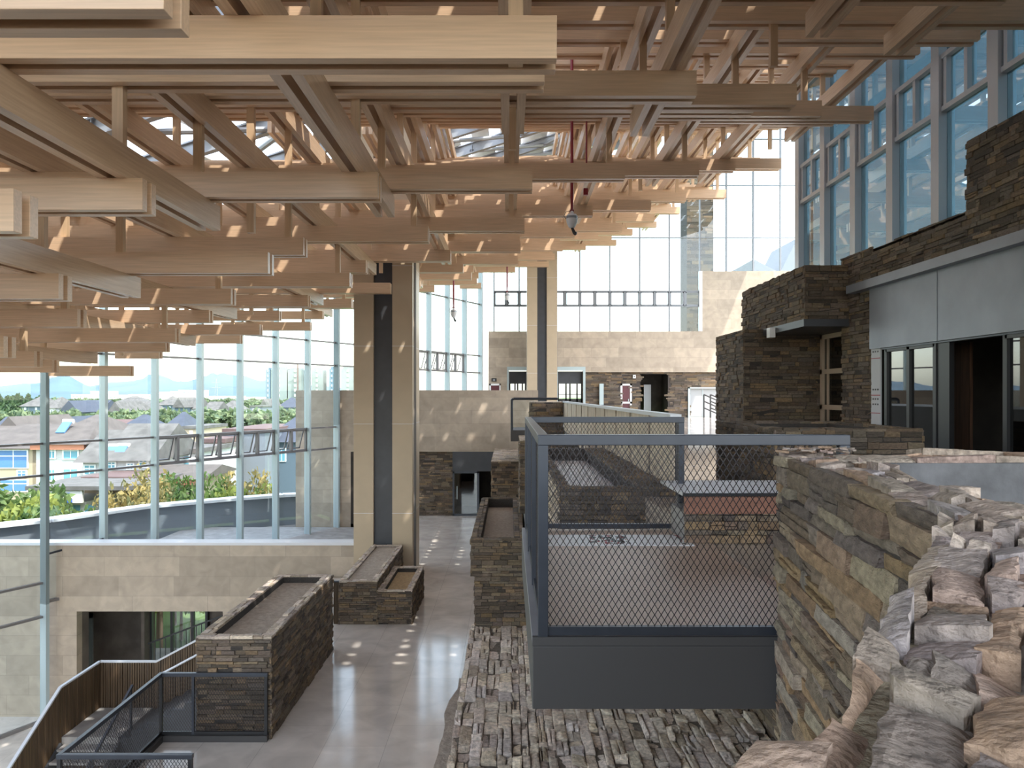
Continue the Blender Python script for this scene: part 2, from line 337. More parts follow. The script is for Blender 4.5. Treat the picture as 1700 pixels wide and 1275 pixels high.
def planter(name, label, x0, x1, y0, y1, z0, z1, seed, rim=.16, soil_d=.12, soil='soil', faces='FLR', pal_top=PAL_LEDGE, deep=None, **kw):
    t = thing(name, label, 'planter', ((x0 + x1) / 2, y0, z0))
    mb = MB(); mb.c = []
    def core(a, b, c, d, e, f):
        n = len(mb.v); mb.box(a, b, c, d, e, f); mb.c.extend([(.045, .038, .033, 1)] * (len(mb.v) - n))
    core(x0, x1, y0, y1, z0, z1 - soil_d - .04)
    for r_ in ((x0, x0 + rim, y0, y1), (x1 - rim, x1, y0, y1), (x0 + rim, x1 - rim, y0, y0 + rim), (x0 + rim, x1 - rim, y1 - rim, y1)): core(*r_, z1 - soil_d - .04, z1 - .035)
    if 'F' in faces: stones(mb, (x0, y0, z0), X, Z, x1 - x0, z1 - z0 - .02, seed, **kw)
    if 'L' in faces: stones(mb, (x0, y1, z0), -Y, Z, y1 - y0, z1 - z0 - .02, seed + 1, **kw)
    if 'R' in faces: stones(mb, (x1, y0, z0), Y, Z, y1 - y0, z1 - z0 - .02, seed + 2, **kw)
    mb.build('stone_cladding', M['stone'], t)
    cp = MB(); cp.c = []; zc = z1 - .03
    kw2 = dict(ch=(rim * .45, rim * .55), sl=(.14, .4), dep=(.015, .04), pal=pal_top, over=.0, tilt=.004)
    stones(cp, (x0 - .02, y0 - .02, zc), X, Y, x1 - x0 + .04, rim + .02, seed + 5, **kw2)
    stones(cp, (x0 + .0, y1 - rim, zc), X, Y, x1 - x0, rim, seed + 6, **kw2)
    stones(cp, (x0 + rim, y0 + rim, zc), Y, -X, y1 - y0 - 2 * rim, rim + .02, seed + 7, **kw2)
    stones(cp, (x1 + .02, y0 + rim, zc), Y, -X, y1 - y0 - 2 * rim, rim + .02, seed + 8, **kw2)
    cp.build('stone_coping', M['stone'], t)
    MB().box(x0 + rim, x1 - rim, y0 + rim, y1 - rim, z1 - soil_d - .04, z1 - soil_d).build('soil', M[soil], t)
    return t

# ------------------------------------------------------------------ levels and plan of the building
ZL, ZU = -4.4, 4.27                     # lower hall, upper deck (the main floor is z = 0)
GU = Vector((.463, .886, 0)).normalized(); GN = Vector((GU.y, -GU.x, 0))     # left glazing: direction, inward normal
G0 = Vector((-14.3, 23.2, 0)); GP = 1.93
def gpt(j, z=0, off=0): p = G0 + GU * GP * j + GN * off; p.z = z; return p
def zroof(x, y): return max(10.6, 8.15 + .63 * ((x - .05) / 1.98 + .36 * (y - 3.67) / 1.93 - .2) + 5.6)
YB = 48.1                               # back wall
XR = 8.6                                # right curtain wall

# ---- floors
fl = MB()
poly = [(-4.2, 16.9), (-5.76, 12.5), (-5.76, 9.5), (-5.76, 2), (16, 2), (16, YB + .6), (-3, YB + .6)]
fl.box(-5.76, 12, 2, 12.5, -.35, 0); fl.box(-5.15, 12, 12.5, 16.9, -.35, 0); fl.box(-4.9, 12, 16.9, 18.65, -.35, 0); fl.box(-6.5, 12, 18.65, 23.4, -.35, 0)
fl.box(-5.0, 12, 23.4, 38.7, -.35, 0); fl.box(-7.4, -5, 35.7, 38.7, -.35, 0)
fl.build('floor', M['floor'], kind='structure')
lf = MB(); lf.box(-26, -5, 2, 30, ZL - .3, ZL); lf.build('floor_lower_hall', M['floor'], kind='structure')
# ---- upper deck
ud = MB(); ud.box(1.9, 8.6, 4.55, 22.2, ZU - .4, ZU); ud.box(2.35, 16, 22.2, YB, ZU - .4, ZU); ud.box(-9.0, 2.35, 35.6, YB, ZU - .4, ZU)
ud.build('floor_upper_deck', M['deck'], kind='structure')
uw = MB(); uw.box(2.4, 2.6, 17.0, 35.3, 0, ZU - .4); uw.build('wall_under_deck', M['beige'], kind='structure')

# ---- left glazing (one continuous oblique curtain wall)
def glaz(root, ja, jb, zb, transoms, awn, drop=0):
    for j in range(ja, jb + 1):
        p = gpt(j); z1 = zroof(p.x, p.y) - .1
        o = gpt(j, zb, -.16) - GU * .055
        MB().obox(o, GN * .30 * 1, GU * .11, Z * (z1 - zb)).build('mullion', M['alu'], root)
        f = gpt(j, zb, .142) - GU * .075
        MB().obox(f, GN * .03, GU * .15, Z * (z1 - zb)).build('mullion_cap', M['alu_dark'], root) if False else None
    for j in range(ja, jb):
        za = min(zroof(*gpt(j)[:2]), zroof(*gpt(j + 1)[:2])) - .1
        g = gpt(j, zb, -.10)
        MB().obox(g + GU * .06, GN * .012, GU * (GP - .12), Z * (za - zb)).build('pane', M['glass'], root) if awn(j) is None else None
        tr = MB()
        for zt in transoms:
            if zb < zt < za: tr.obox(gpt(j, zt - .035, -.13) + GU * .055, GN * .13, GU * (GP - .11), Z * .07)
        tr.obox(gpt(j, zb, -.13) + GU * .055, GN * .13, GU * (GP - .11), Z * .09)
        tr.build('transom', M['alu_dark'], root)
        a = awn(j)
        if a is not None:
            gm = MB(); cuts = sorted(a)
            lo = zb
            for (c, d) in cuts:
                gm.obox(gpt(j, lo, -.10) + GU * .06, GN * .012, GU * (GP - .12), Z * (c - lo)); lo = d
            gm.obox(gpt(j, lo, -.10) + GU * .06, GN * .012, GU * (GP - .12), Z * (za - lo))
            gm.build('pane', M['glass'], root)
            for (c, d) in cuts:
                mb = MB(); mb.obox(gpt(j, c, -.13) + GU * (GP / 2 - .05), GN * .13, GU * .10, Z * (d - c))
                for e in (.055, GP - .10): mb.obox(gpt(j, c, -.12) + GU * e, GN * .10, GU * .05, Z * (d - c))
                mb.obox(gpt(j, c, -.12) + GU * .05, GN * .10, GU * (GP - .1), Z * .07); mb.obox(gpt(j, d - .07, -.12) + GU * .05, GN * .10, GU * (GP - .1), Z * .07)
                mb.build('sash_surround', M['alu_dark'], root)
                for k in range(2):
                    a0 = gpt(j, 0, -.13) + GU * (.11 + k * (GP / 2 - .03)); wdt = GP / 2 - .18; H = d - c - .12
                    th = R(17); dn = Vector((0, 0, -math.cos(th))) - GN * math.sin(th); dn = dn * H
                    top = a0 + Z * (d - .06); nrm = (GU.cross(dn)).normalized()
                    sm = MB()
                    for (s0, s1) in ((0, .045), (wdt - .045, wdt)): sm.obox(top + GU * s0, GU * (s1 - s0), dn, nrm * .04)
                    for (s0, s1) in ((0, .045 / H), (1 - .045 / H, 1)): sm.obox(top + dn * s0, GU * wdt, dn * (s1 - s0), nrm * .04)
                    s_o = sm.build('sash', M['alu_dark'], root)
                    MB().obox(top + GU * .04 + dn * .04 + nrm * .015, GU * (wdt - .08), dn * .92, nrm * .008).build('sash_pane', M['glass'], s_o)
TR = [-1.14, -.10, 3.21, 4.19, 7.05, 8.12, 11.35, 12.4]
r1 = struct_root('window_1'); glaz(r1, -12, 0, ZL, TR, lambda j: None)
r2 = struct_root('window_2'); glaz(r2, 0, 7, -.75, [z for z in TR if z > .5], lambda j: [(3.21, 4.19)] if 2 <= j <= 5 else None)
r3 = struct_root('window_3'); glaz(r3, 7, 14, ZU, TR, lambda j: [(7.05, 8.12)] if 10 <= j <= 12 else None)
MB().bar(gpt(0, .78, .05), gpt(1, .95, .05), .05, .06).build('trim_1', M['rail'], kind='structure')

# ---- beige cross wall of the lower hall, front of the parapet (Y = 23.6)
wl = MB(); wall_cells(wl, -24, -4.86, ZL, .98, [(-13.55, -8.97, ZL, -1.1)], lambda a, b, c, d: wl.box(a, b, 23.6, 23.9, c, d))
wl.build('wall_left', M['beige'], kind='structure')
MB().box(-24, -4.86, 23.55, 24.15, .98, 1.06).build('trim_2', M['white_cap'], kind='structure')
# recess behind the opening
rc = MB(); rc.box(-17.5, -12.9, 27.2, 27.4, ZL, -.6); rc.box(-10.85, -5, 27.2, 27.4, ZL, -.6); rc.box(-17.5, -5, 23.9, 27.4, -.8, -.6); rc.box(-17.6, -17.5, 23.9, 27.4, ZL, -.6); rc.box(-5.2, -5, 23.9, 27.4, ZL, -.6)
rc.box(-13.62, -13.56, 23.9, 24.3, ZL, -.8); rc.box(-13.0, -12.88, 26.6, 27.4, ZL, -.6)
rc.build('wall_recess', M['plaster_dark'], kind='structure')
MB().box(-24, -5, 23.9, 30, ZL - .3, ZL - .001).build('floor_recess', M['concrete'], kind='structure')
MB().box(-15, -4.86, 23.9, 35.2, -.72, -.5).build('floor_terrace', M['concrete'], kind='structure')
w5 = struct_root('window_4')
for x in (-12.9, -12.15, -11.4, -10.9): MB().box(x, x + .09, 27.0, 27.15, ZL, -.8).build('mullion', M['black'], w5)
mb = MB(); mb.box(-12.9, -12.1, 27.02, 27.12, -1.95, -1.87); mb.box(-11.4, -10.85, 27.02, 27.12, -1.45, -1.37); mb.build('transom', M['black'], w5)
MB().box(-12.9, -10.85, 27.06, 27.07, ZL, -.8).build('pane', M['glass'], w5)
t = thing('metal_balustrade', 'black metal balustrade of thin bars sloping up before the lower hall window', 'railing', (-10, 26.3, ZL))
mb = MB(); mb.bar((-12.6, 26.3, -3.0), (-10.0, 26.3, -2.02), .05, .05); mb.build('top_rail', M['black'], t)
for i in range(14):
    x = -12.55 + i * .18; MB().box(x, x + .025, 26.29, 26.31, ZL, -3.0 + (x + 12.6) * .375).build('bar', M['black'], t)
t = thing('service_door', 'narrow maroon door with white frame in the raw plaster recess', 'door', (-13.0, 27.1, ZL))
MB().box(-15.35, -15.15, 27.14, 27.18, ZL, -2.35).build('door_leaf', M['maroon'], t)
mb = MB(); mb.box(-15.15, -15.0, 27.1, 27.18, ZL, -2.2); mb.box(-15.4, -15.0, 27.1, 27.18, -2.35, -2.2); mb.build('door_frame', M['alu'], t)

# ---- outside terrace with curved parapet beyond the left glazing
pp = [(-24.5, 20), (-20.6, 27.5), (-18.3, 29.9), (-16.1, 33.6), (-13.2, 36), (-11.2, 37.3), (-9.6, 37.9)]
a = MB(); b = MB()
for p, q in zip(pp, pp[1:]):
    a.bar((*p, -1.3), (*q, -1.3), .3, 3.9); b.bar((*p, .72), (*q, .72), .75, .12)
a.build('wall_terrace', M['wall_grey'], kind='structure'); b.build('trim_3', M['white_cap'], kind='structure')
MB().prism([(-24.5, 20), (-18, 29), (-9, 37.4), (-11.2, 37.3), (-13.2, 36), (-16.1, 33.6), (-18.3, 29.9), (-20.6, 27.5)], -1.0, -.75).build('floor_balcony', M['concrete'], kind='structure')

# ---- beige bridge wall at Y = 35.3 and its lower stone wall with doors
mb = MB(); mb.box(-10.0, 1.36, 35.3, 35.6, 3.02, 5.9); mb.box(-10.0, -7.42, 35.3, 35.6, -1.6, 3.02); mb.box(-7.42, -4.9, 35.3, 35.4, -1.6, -.36); mb.box(1.06, 1.36, 35.6, 40, 3.02, 5.9); mb.build('wall_bridge', M['beige'], kind='structure')
MB().box(-7.42, -7.25, 35.3, 35.55, -1.6, 3.0).build('wall_jamb', M['room_dark'], kind='structure')
t = MB(); stone_block(t, -7.25, -2.65, 35.45, 35.7, 0, 3.02, 11, 'F', ch=(.06, .12), sl=(.2, .6)); t.build('wall_stone_lower', M['stone'], kind='structure')
MB().box(-2.65, 2.5, 35.3, 35.55, 2.1, 3.02).build('wall_lintel', M['steel_dark'], kind='structure')
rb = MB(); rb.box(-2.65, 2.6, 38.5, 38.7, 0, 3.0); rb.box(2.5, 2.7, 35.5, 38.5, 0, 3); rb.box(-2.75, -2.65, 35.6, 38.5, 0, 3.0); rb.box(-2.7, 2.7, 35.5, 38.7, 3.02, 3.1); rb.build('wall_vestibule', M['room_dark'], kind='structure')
t = thing('entrance_door', 'glass door in a grey frame under the beige bridge wall', 'door', (-2, 35.4, 0))
mb = MB(); mb.box(-2.65, -2.57, 35.35, 35.45, 0, 2.1); mb.box(-1.5, -1.4, 35.35, 35.45, 0, 2.1); mb.box(-2.65, -1.4, 35.35, 35.45, 2.0, 2.1); mb.box(-2.65, -1.4, 35.35, 35.45, 0, .1); mb.build('door_frame', M['rail'], t)
MB().box(-2.57, -1.5, 35.39, 35.41, .1, 2.0).build('door_pane', M['glass_dark'], t)
MB().box(-2.45, -2.42, 35.28, 35.33, .8, 1.4).build('handle', M['alu'], t)

# ---- back wall (Y = 48.1)
S = YB / FPX
def bx(px): return (px - 845) * S
def bz(py): return EYE - (py - 655) * S
holes = [(bx(845), bx(874), ZU, bz(612)), (bx(926), bx(968), ZU, bz(612)), (bx(812) - .2, bx(1165), bz(550), 40), (bx(1165), 40, bz(450), 40)]
mb = MB(); x1 = 19.2
wall_cells(mb, bx(811), bx(968), ZU - .4, bz(550), holes[:2], lambda a, b, c, d: mb.box(a, b, YB, YB + .5, c, d))
mb.box(bx(968), x1, YB, YB + .5, bz(618), bz(550)); mb.box(bx(1165), x1, YB, YB + .5, bz(550), bz(450))
mb.build('wall_back', M['beige'], kind='structure')
# stone clad zone under it with its openings
hl = [(bx(1031), bx(1050), ZU, bz(637)), (bx(1064), bx(1110), ZU, bz(621)), (bx(1145), x1, ZU - .4, bz(645))]
sb = MB(); sb.c = []
def cell(a, b, c, d):
    n = len(sb.v); sb.box(a, b, YB + .2, YB + .5, c, d); sb.c.extend([(.05, .04, .035, 1)] * (len(sb.v) - n))
wall_cells(sb, bx(968), x1, ZU - .4, bz(618), hl, cell)
inh = lambda u, v: not any(h[0] - .05 < bx(968) + u < h[1] + .05 and h[2] - .05 < ZU - .4 + v < h[3] + .05 for h in hl)
stones(sb, (bx(968), YB + .2, ZU - .4), X, Z, x1 - bx(968), bz(618) - ZU + .4, 21, ch=(.08, .15), sl=(.25, .8), keep=inh)
sb.build('wall_stone_back', M['stone'], kind='structure')
# dark niche
nb = MB(); nb.box(bx(1064), bx(1110), YB + 2.2, YB + 2.4, ZU, bz(615)); nb.box(bx(1062), bx(1064), YB + .3, YB + 2.4, ZU, bz(615)); nb.box(bx(1110), bx(1112), YB + .3, YB + 2.4, ZU, bz(615)); nb.box(bx(1062), bx(1112), YB + .3, YB + 2.4, bz(620), bz(614))
nb.build('wall_niche', M['room_dark'], kind='structure')
tag(MB().box(bx(1076), bx(1088), YB + 1.5, YB + 1.6, ZU, bz(638)).build('door_panel', M['grey_door']), 'pale panel standing in the dark niche of the back wall', 'panel')
def door(name, label, x0, x1_, z1, y, leaf, frame, fw=.12, mid=None):
    t = thing(name, label, 'door', ((x0 + x1_) / 2, y, ZU))
    mb = MB(); mb.box(x0, x0 + fw, y - .04, y + .06, ZU, z1); mb.box(x1_ - fw, x1_, y - .04, y + .06, ZU, z1); mb.box(x0, x1_, y - .04, y + .06, z1 - fw, z1)
    if mid: mb.box(x0, x1_, y - .04, y + .06, mid, mid + fw)
    mb.build('door_frame', frame, t); MB().box(x0 + fw, x1_ - fw, y, y + .03, ZU, z1 - fw).build('door_leaf', leaf, t)
    MB().box(x1_ - fw - .12, x1_ - fw - .08, y - .06, y, ZU + 1, ZU + 1.15).build('handle', M['alu'], t); return t
door('maroon_door', 'maroon door with white frame and glazed top in the far stone wall', bx(1031), bx(1050), bz(637), YB + .25, M['maroon'], M['white'], .12, bz(670))
t = thing('grey_door', 'wide grey double door at the right end of the far wall', 'door', (bx(1165), YB + .3, ZU))
MB().box(bx(1145), x1, YB + .3, YB + .36, ZU, bz(645)).build('door_leaf', M['grey_door'], t)
mb = MB(); mb.box(bx(1143), bx(1146), YB + .1, YB + .4, ZU, bz(643)); mb.box(bx(1143), x1, YB + .1, YB + .4, bz(645), bz(643)); mb.box(bx(1168), bx(1169), YB + .28, YB + .3, ZU, bz(645)); mb.build('door_frame', M['alu'], t)
tag(MB().box(bx(995), bx(1002), YB - .05, YB + .1, bz(672), bz(637)).build('wall_duct', M['alu']), 'narrow pale vertical panel on the far stone wall', 'panel')
t = thing('wall_clock', 'small white square box high on the far stone wall', 'box', (bx(1053), YB + .1, bz(625)))
MB().box(bx(1051), bx(1055.5), YB + .0, YB + .15, bz(628), bz(622.5)).build('housing', M['white'], t); MB().box(bx(1052.4), bx(1054.1), YB - .02, YB, bz(626), bz(624.5)).build('dial', M['black'], t)
# window openings in the back wall
for k, (p0, p1) in enumerate(((845, 874), (926, 968))):
    r = struct_root('window_%d' % (5 + k)); x0, xx1 = bx(p0), bx(p1); zt = bz(612)
    MB().box(x0, xx1, YB + .35, YB + .45, bz(637), bz(616)).build('blind_box', M['steel_dark'], r)
    mb = MB()
    for s in (0, .33, .5, .8, 1): mb.box(x0 + (xx1 - x0 - .1) * s, x0 + (xx1 - x0 - .1) * s + .1, YB + .34, YB + .42, ZU, bz(637))
    mb.box(x0, xx1, YB + .34, YB + .42, bz(655), bz(654)); mb.box(x0, xx1, YB + .34, YB + .42, bz(662), ZU)
    mb.build('window_frame', M['black'], r); MB().box(x0, xx1, YB + .38, YB + .39, ZU, bz(637)).build('pane', M['glass'], r)
    mb = MB(); mb.box(x0 - .12, x0, YB - .05, YB, ZU, zt + .12); mb.box(xx1, xx1 + .15, YB - .05, YB, ZU, zt + .12); mb.box(x0, xx1, YB - .05, YB, zt - .12, zt + .12); mb.build('window_surround', M['alu'], r)
t = thing('exit_door', 'small maroon door with white frame left of the far column', 'door', (bx(822), YB - .05, ZU))
MB().box(bx(815), bx(829), YB - .06, YB - .02, ZU, bz(640)).build('door_leaf', M['maroon'], t)
mb = MB(); mb.box(bx(812.5), bx(815), YB - .08, YB, ZU, bz(637)); mb.box(bx(829), bx(831), YB - .08, YB, ZU, bz(637)); mb.box(bx(812.5), bx(831), YB - .08, YB, bz(640), bz(637)); mb.build('door_frame', M['white'], t)
t = thing('wall_monitor', 'small black framed box above the far maroon door', 'box', (bx(820), YB - .06, bz(631)))
MB().box(bx(816), bx(824.5), YB - .1, YB, bz(633.5), bz(628)).build('housing', M['black'], t); MB().box(bx(818.5), bx(822), YB - .12, YB - .1, bz(632.2), bz(629.5)).build('screen', M['steel_grey'], t)
# handrails of the far stair
t = thing('stair_handrail', 'black tubular stair railing before the grey door at the far wall', 'railing', (bx(1175), 46.5, ZU))
s2 = 46.5 / FPX; f = lambda px, py: ((px - 845) * s2, 46.5, EYE - (py - 655) * s2)
for px in (1168.5, 1179.5): MB().tube((f(px, 655)[0], 46.5, ZU), f(px, 655), .05).build('post', M['black'], t)
for dy in (0, 11, 22):
    MB().path([f(1168.5, 655 + dy), f(1196, 667 + dy)], .045).build('rail', M['black'], t); MB().path([f(1179.5, 655 + dy), f(1203, 665 + dy)], .045).build('rail', M['black'], t)

# back glazing
r = struct_root('window_7')
zs0, zs1 = bz(550), bz(450)
xs = [bx(p) for p in (820, 862, 913, 963, 1013, 1062.6, 1112, 1163)]; xs2 = [bx(p) for p in (1163, 1207, 1252, 1297, 1325, 1350)]
for i, x in enumerate(xs + xs2[1:]):
    z0 = zs0 if i < 8 else zs1
    MB().box(x - .04, x + .04, YB + .1, YB + .28, z0, zroof(x, YB) - .1).build('mullion', M['alu_b'], r)
tz = [(bz(508), .07), (bz(483), .07), (bz(394), .06), (bz(307), .06), (bz(230), .06)]
for (z, h) in tz:
    for a, b in zip(xs + xs2[1:], (xs + xs2[1:])[1:]):
        if a > xs[-1] - .01 and z < zs1: continue
        if z < zroof(a, YB) - .2: MB().box(a + .04, b - .04, YB + .1, YB + .2, z - h / 2, z + h / 2).build('transom', M['alu_b'], r)
for a, b in zip(xs, xs[1:]):
    c = (a + b) / 2; MB().box(c - .05, c + .05, YB + .1, YB + .2, bz(508), bz(483)).build('sash_post', M['alu_b'], r)
    for q0, q1 in ((a + .04, c - .05), (c + .05, b - .04)):
        mb = MB(); z0, z1 = bz(508) + .04, bz(483) - .04
        mb.box(q0, q0 + .07, YB + .12, YB + .2, z0, z1); mb.box(q1 - .07, q1, YB + .12, YB + .2, z0, z1); mb.box(q0, q1, YB + .12, YB + .2, z0, z0 + .07); mb.box(q0, q1, YB + .12, YB + .2, z1 - .07, z1); mb.build('sash', M['alu_b'], r)
mb = MB(); mb.box(bx(812), bx(1163), YB + .17, YB + .18, zs0, zroof(bx(1100), YB)); mb.box(bx(1163), x1, YB + .17, YB + .18, zs1, zroof(x1, YB)); mb.build('pane', M['glass'], r)
MB().box(bx(1161), bx(1166), YB - .02, YB + .3, zs0, zs1).build('wall_end', M['white_cap'], kind='structure')

# ---- right curtain wall (X = 8.6)
r = struct_root('window_8')
XRZ = 7.9
ys = [22.2 - 1.8 * k for k in range(14)]
for y in ys: MB().box(XR - .12, XR + .14, y - .14, y + .14, XRZ, zroof(XR, y) + .5).build('mullion', M['alu_r'], r)
TZR = [11.33, 12.37, 14.7, 16.5]
for a, b in zip(ys, ys[1:]):
    zt = zroof(XR, a) + .4
    MB().box(XR + .04, XR + .05, b + .14, a - .14, XRZ, zt).build('pane', M['glass_r'], r)
    for z in TZR:
        if z < zt: MB().box(XR - .07, XR + .1, b + .14, a - .14, z - .05, z + .05).build('transom', M['alu_r'], r)
    mb = MB()
    for e in (b + .18, (a + b) / 2 - .05, a - .28): mb.box(XR - .05, XR + .08, e, e + .1, 11.38, 12.32)
    mb.build('sash_surround', M['alu_r'], r)
# ---- right stone house with zinc fascia (plane X = 7)
XS = 7.0
sb = MB(); sb.c = []
def sbox(*a):
    n = len(sb.v); sb.box(*a); sb.c.extend([(.05, .04, .035, 1)] * (len(sb.v) - n))
kwS = dict(ch=(.05, .11), sl=(.16, .5), dep=(0, .04))
sbox(XS, XS + 1.6, 14.5, 15.8, ZU, 8.5); sbox(XS, XS + 1.6, 2, 14.5, 7.78, 8.42); sbox(XS, XS + 1.6, 2, 11.5, 8.42, 9.57)
stones(sb, (XS, 15.8, ZU), -Y, Z, 1.3, 8.55 - ZU, 31, **kwS)
stones(sb, (XS, 14.5, 7.8), -Y, Z, 12.0, .64, 32, **kwS)
stones(sb, (XS, 11.5, 8.42), -Y, Z, 8.0, 1.15, 33, **kwS)
stones(sb, (XS, 15.8, 8.5), -Y, X, 4.3, .5, 34, ch=(.1, .2), sl=(.2, .5), dep=(0, .03))
sb.build('wall_right', M['stone'], kind='structure')
zf = MB(); zf.box(XS - .06, XS + .02, 2, 14.5, 6.57, 7.72); zf.build('wall_fascia', M['zinc'], kind='structure')
MB().box(XS - .22, XS + .02, 2, 15.15, 7.72, 7.88).build('trim_4', M['zinc'], kind='structure')
for y in (12.2, 10.1): MB().box(XS - .07, XS - .055, y, y + .02, 6.57, 7.72).build('trim_5', M['steel_grey'], kind='structure')
# room behind the doors
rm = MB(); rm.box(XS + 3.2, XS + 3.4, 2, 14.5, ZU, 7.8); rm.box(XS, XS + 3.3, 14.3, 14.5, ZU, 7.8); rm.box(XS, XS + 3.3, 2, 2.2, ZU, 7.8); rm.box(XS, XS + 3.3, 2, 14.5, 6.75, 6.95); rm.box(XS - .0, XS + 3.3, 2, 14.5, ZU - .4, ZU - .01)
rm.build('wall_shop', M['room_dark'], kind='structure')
def yat(px, c=XS): return c * FPX / (px - 845)
t = thing('house_wrap_strip', 'white printed house wrap strip beside the dark glazed doors', 'panel', (XS, 14.3, ZU))
MB().box(XS - .03, XS - .002, yat(1464), 14.49, ZU, 6.57).build('sheet', M['wrap'], t)
mb = MB()
for z in (4.38, 5.34, 5.68, 6.38): mb.box(XS - .034, XS - .03, yat(1464), 14.49, z, z + .015)
mb.build('printed_line', M['red_line'], t)
mb = MB()
for z in (4.5, 5.5, 5.6, 5.78, 6.5):
    for k in range(3): mb.box(XS - .034, XS - .03, 14.2 + k * .09, 14.25 + k * .09, z, z + .03)
mb.build('printed_mark', M['black'], t)
dz1 = 6.57
def frame(pys, z0, z1, name, label, glass='glass_dark'):
    t = thing(name, label, 'door', (XS, (pys[0] + pys[-1]) / 2, ZU)); mb = MB()
    for y in pys: mb.box(XS - .0, XS + .1, y - .045, y + .045, z0, z1)
    mb.box(XS - .0, XS + .1, pys[-1], pys[0], z1 - .08, z1); mb.box(XS - .0, XS + .1, pys[-1], pys[0], z0, z0 + .08)
    mb.build('door_frame', M['black'], t)
    MB().box(XS + .045, XS + .055, pys[-1], pys[0], z0, z1).build('door_pane', M[glass], t); return t
t = frame([yat(1470), yat(1507), yat(1551)], ZU, dz1, 'glazed_door', 'black framed dark glazed double door beside the printed wrap strip')
frame([yat(1668), yat(1720), yat(1800)], ZU, dz1, 'glazed_door', 'black framed dark glazed door at the right edge beyond the opening')
MB().box(XS - .02, XS + .12, 2, yat(1466), dz1 - .03, dz1 + .05).build('trim_6', M['rail'], kind='structure')
mb = MB(); mb.box(XS + .6, XS + .65, yat(1610, XS + .6), yat(1560, XS + .6), ZU, dz1); t2 = mb.build('board_partition', M['dark_wood']); tag(t2, 'dark brown boards just inside the open doorway', 'partition')
MB().box(XS + .02, XS + .1, yat(1562) - .2, yat(1551), ZU, dz1).build('trim_7', M['black'], kind='structure')

# ---- stone boxes A (overhanging) and B
sb = MB(); stone_block(sb, 6.1, 7.2, 15.5, 19.65, 7.25, 8.36, 41, 'FL', ch=(.05, .11), sl=(.16, .5)); stone_block(sb, 6.9, 8.5, 15.8, 20.3, 7.3, 8.36, 44, 'FL', ch=(.05, .11), sl=(.16, .5))
stones(sb, (6.1, 15.5, 8.36), X, Y, 1.1, 4.15, 45, ch=(.1, .2), sl=(.2, .5), dep=(0, .03)); sb.build('wall_stone_overhang', M['stone'], kind='structure')
MB().box(6.05, 7.5, 15.45, 19.7, 7.10, 7.25).build('trim_8', M['steel_dark'], kind='structure')
sb = MB(); stone_block(sb, 5.6, 7.45, 17.95, 20.3, ZU, 7.25, 51, 'FL', ch=(.05, .11), sl=(.16, .5)); sb.build('wall_stone_pier', M['stone'], kind='structure')
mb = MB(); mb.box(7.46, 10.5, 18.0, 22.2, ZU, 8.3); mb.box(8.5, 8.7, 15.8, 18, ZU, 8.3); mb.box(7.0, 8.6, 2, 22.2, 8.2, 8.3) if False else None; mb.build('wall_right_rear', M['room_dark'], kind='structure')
r = struct_root('window_9')
mb = MB()
for y in (15.85, 17.75): mb.box(7.38, 7.5, y, y + .12, ZU, 7.1)
for z in (ZU + .05, 5.35, 6.18, 7.0): mb.box(7.38, 7.5, 15.85, 17.87, z, z + .11)
mb.box(7.42, 7.5, 17.5, 17.58, ZU, 7.1)
mb.build('window_frame', M['pine'], r); MB().box(7.44, 7.45, 15.97, 17.75, ZU, 7.0).build('pane', M['glass_dark'], r)
t = thing('floodlight', 'small white floodlight under the stone overhang', 'lamp', (5.9, 17.2, 7.1))
MB().box(5.92, 6.05, 17.1, 17.3, 7.0, 7.22).build('housing', M['white'], t); MB().box(6.03, 6.08, 17.18, 17.22, 7.05, 7.2).build('bracket', M['alu_dark'], t)

# ------------------------------------------------------------------ timber lattice canopy
CX, GY, LH, BH = 1.98, 1.93, .63, .315
def cxp(c): return .05 + CX * c
def gyp(g): return 3.70 + GY * g
def lz(n): return 8.15 + LH * n
def cr(n, g): return int(math.floor(n - .36 * g + .2 + .5))
CMAX, CMINI, GMAX, TH = 4, -11, 22, 6
def gx(y): return G0.x + (y - G0.y) * GU.x / GU.y
def cglass(g): return math.ceil((gx(gyp(g)) + .45 - .05) / CX)
ORD = ['first', 'second', 'third', 'fourth', 'fifth', 'sixth', 'seventh', 'eighth', 'ninth', 'tenth', 'eleventh', 'twelfth', 'thirteenth', 'fourteenth', 'fifteenth', 'sixteenth', 'seventeenth', 'eighteenth', 'nineteenth', 'twentieth', 'twenty first', 'twenty second', 'twenty third', 'twenty fourth']
def xrange_of(n, g):
    """columns covered by the cross beam of layer n in row g, or None"""
    if (n + g) % 2 == 0: return None
    c1 = min(cr(n, g), CMAX); c0 = cr(n, g) - TH
    if n <= 0: c0 = -99
    c0 = max(c0, cglass(g), CMINI)
    return (c0, c1) if c0 < c1 or (c0 == c1 and (c1 == CMAX or c0 == cglass(g))) else None
def yrange_of(n, c):
    gs = [g for g in range(-1, GMAX + 1) if (g + n) % 2 == 0 and c <= n - .36 * g + .7 and (c >= n - TH - .36 * g - .3 or n <= 0) and c >= cglass(max(g, 0))]
    return (gs[0], gs[-1]) if len(gs) > 1 else None
TB, GAP = .10, .09
nb_x = nb_y = 0
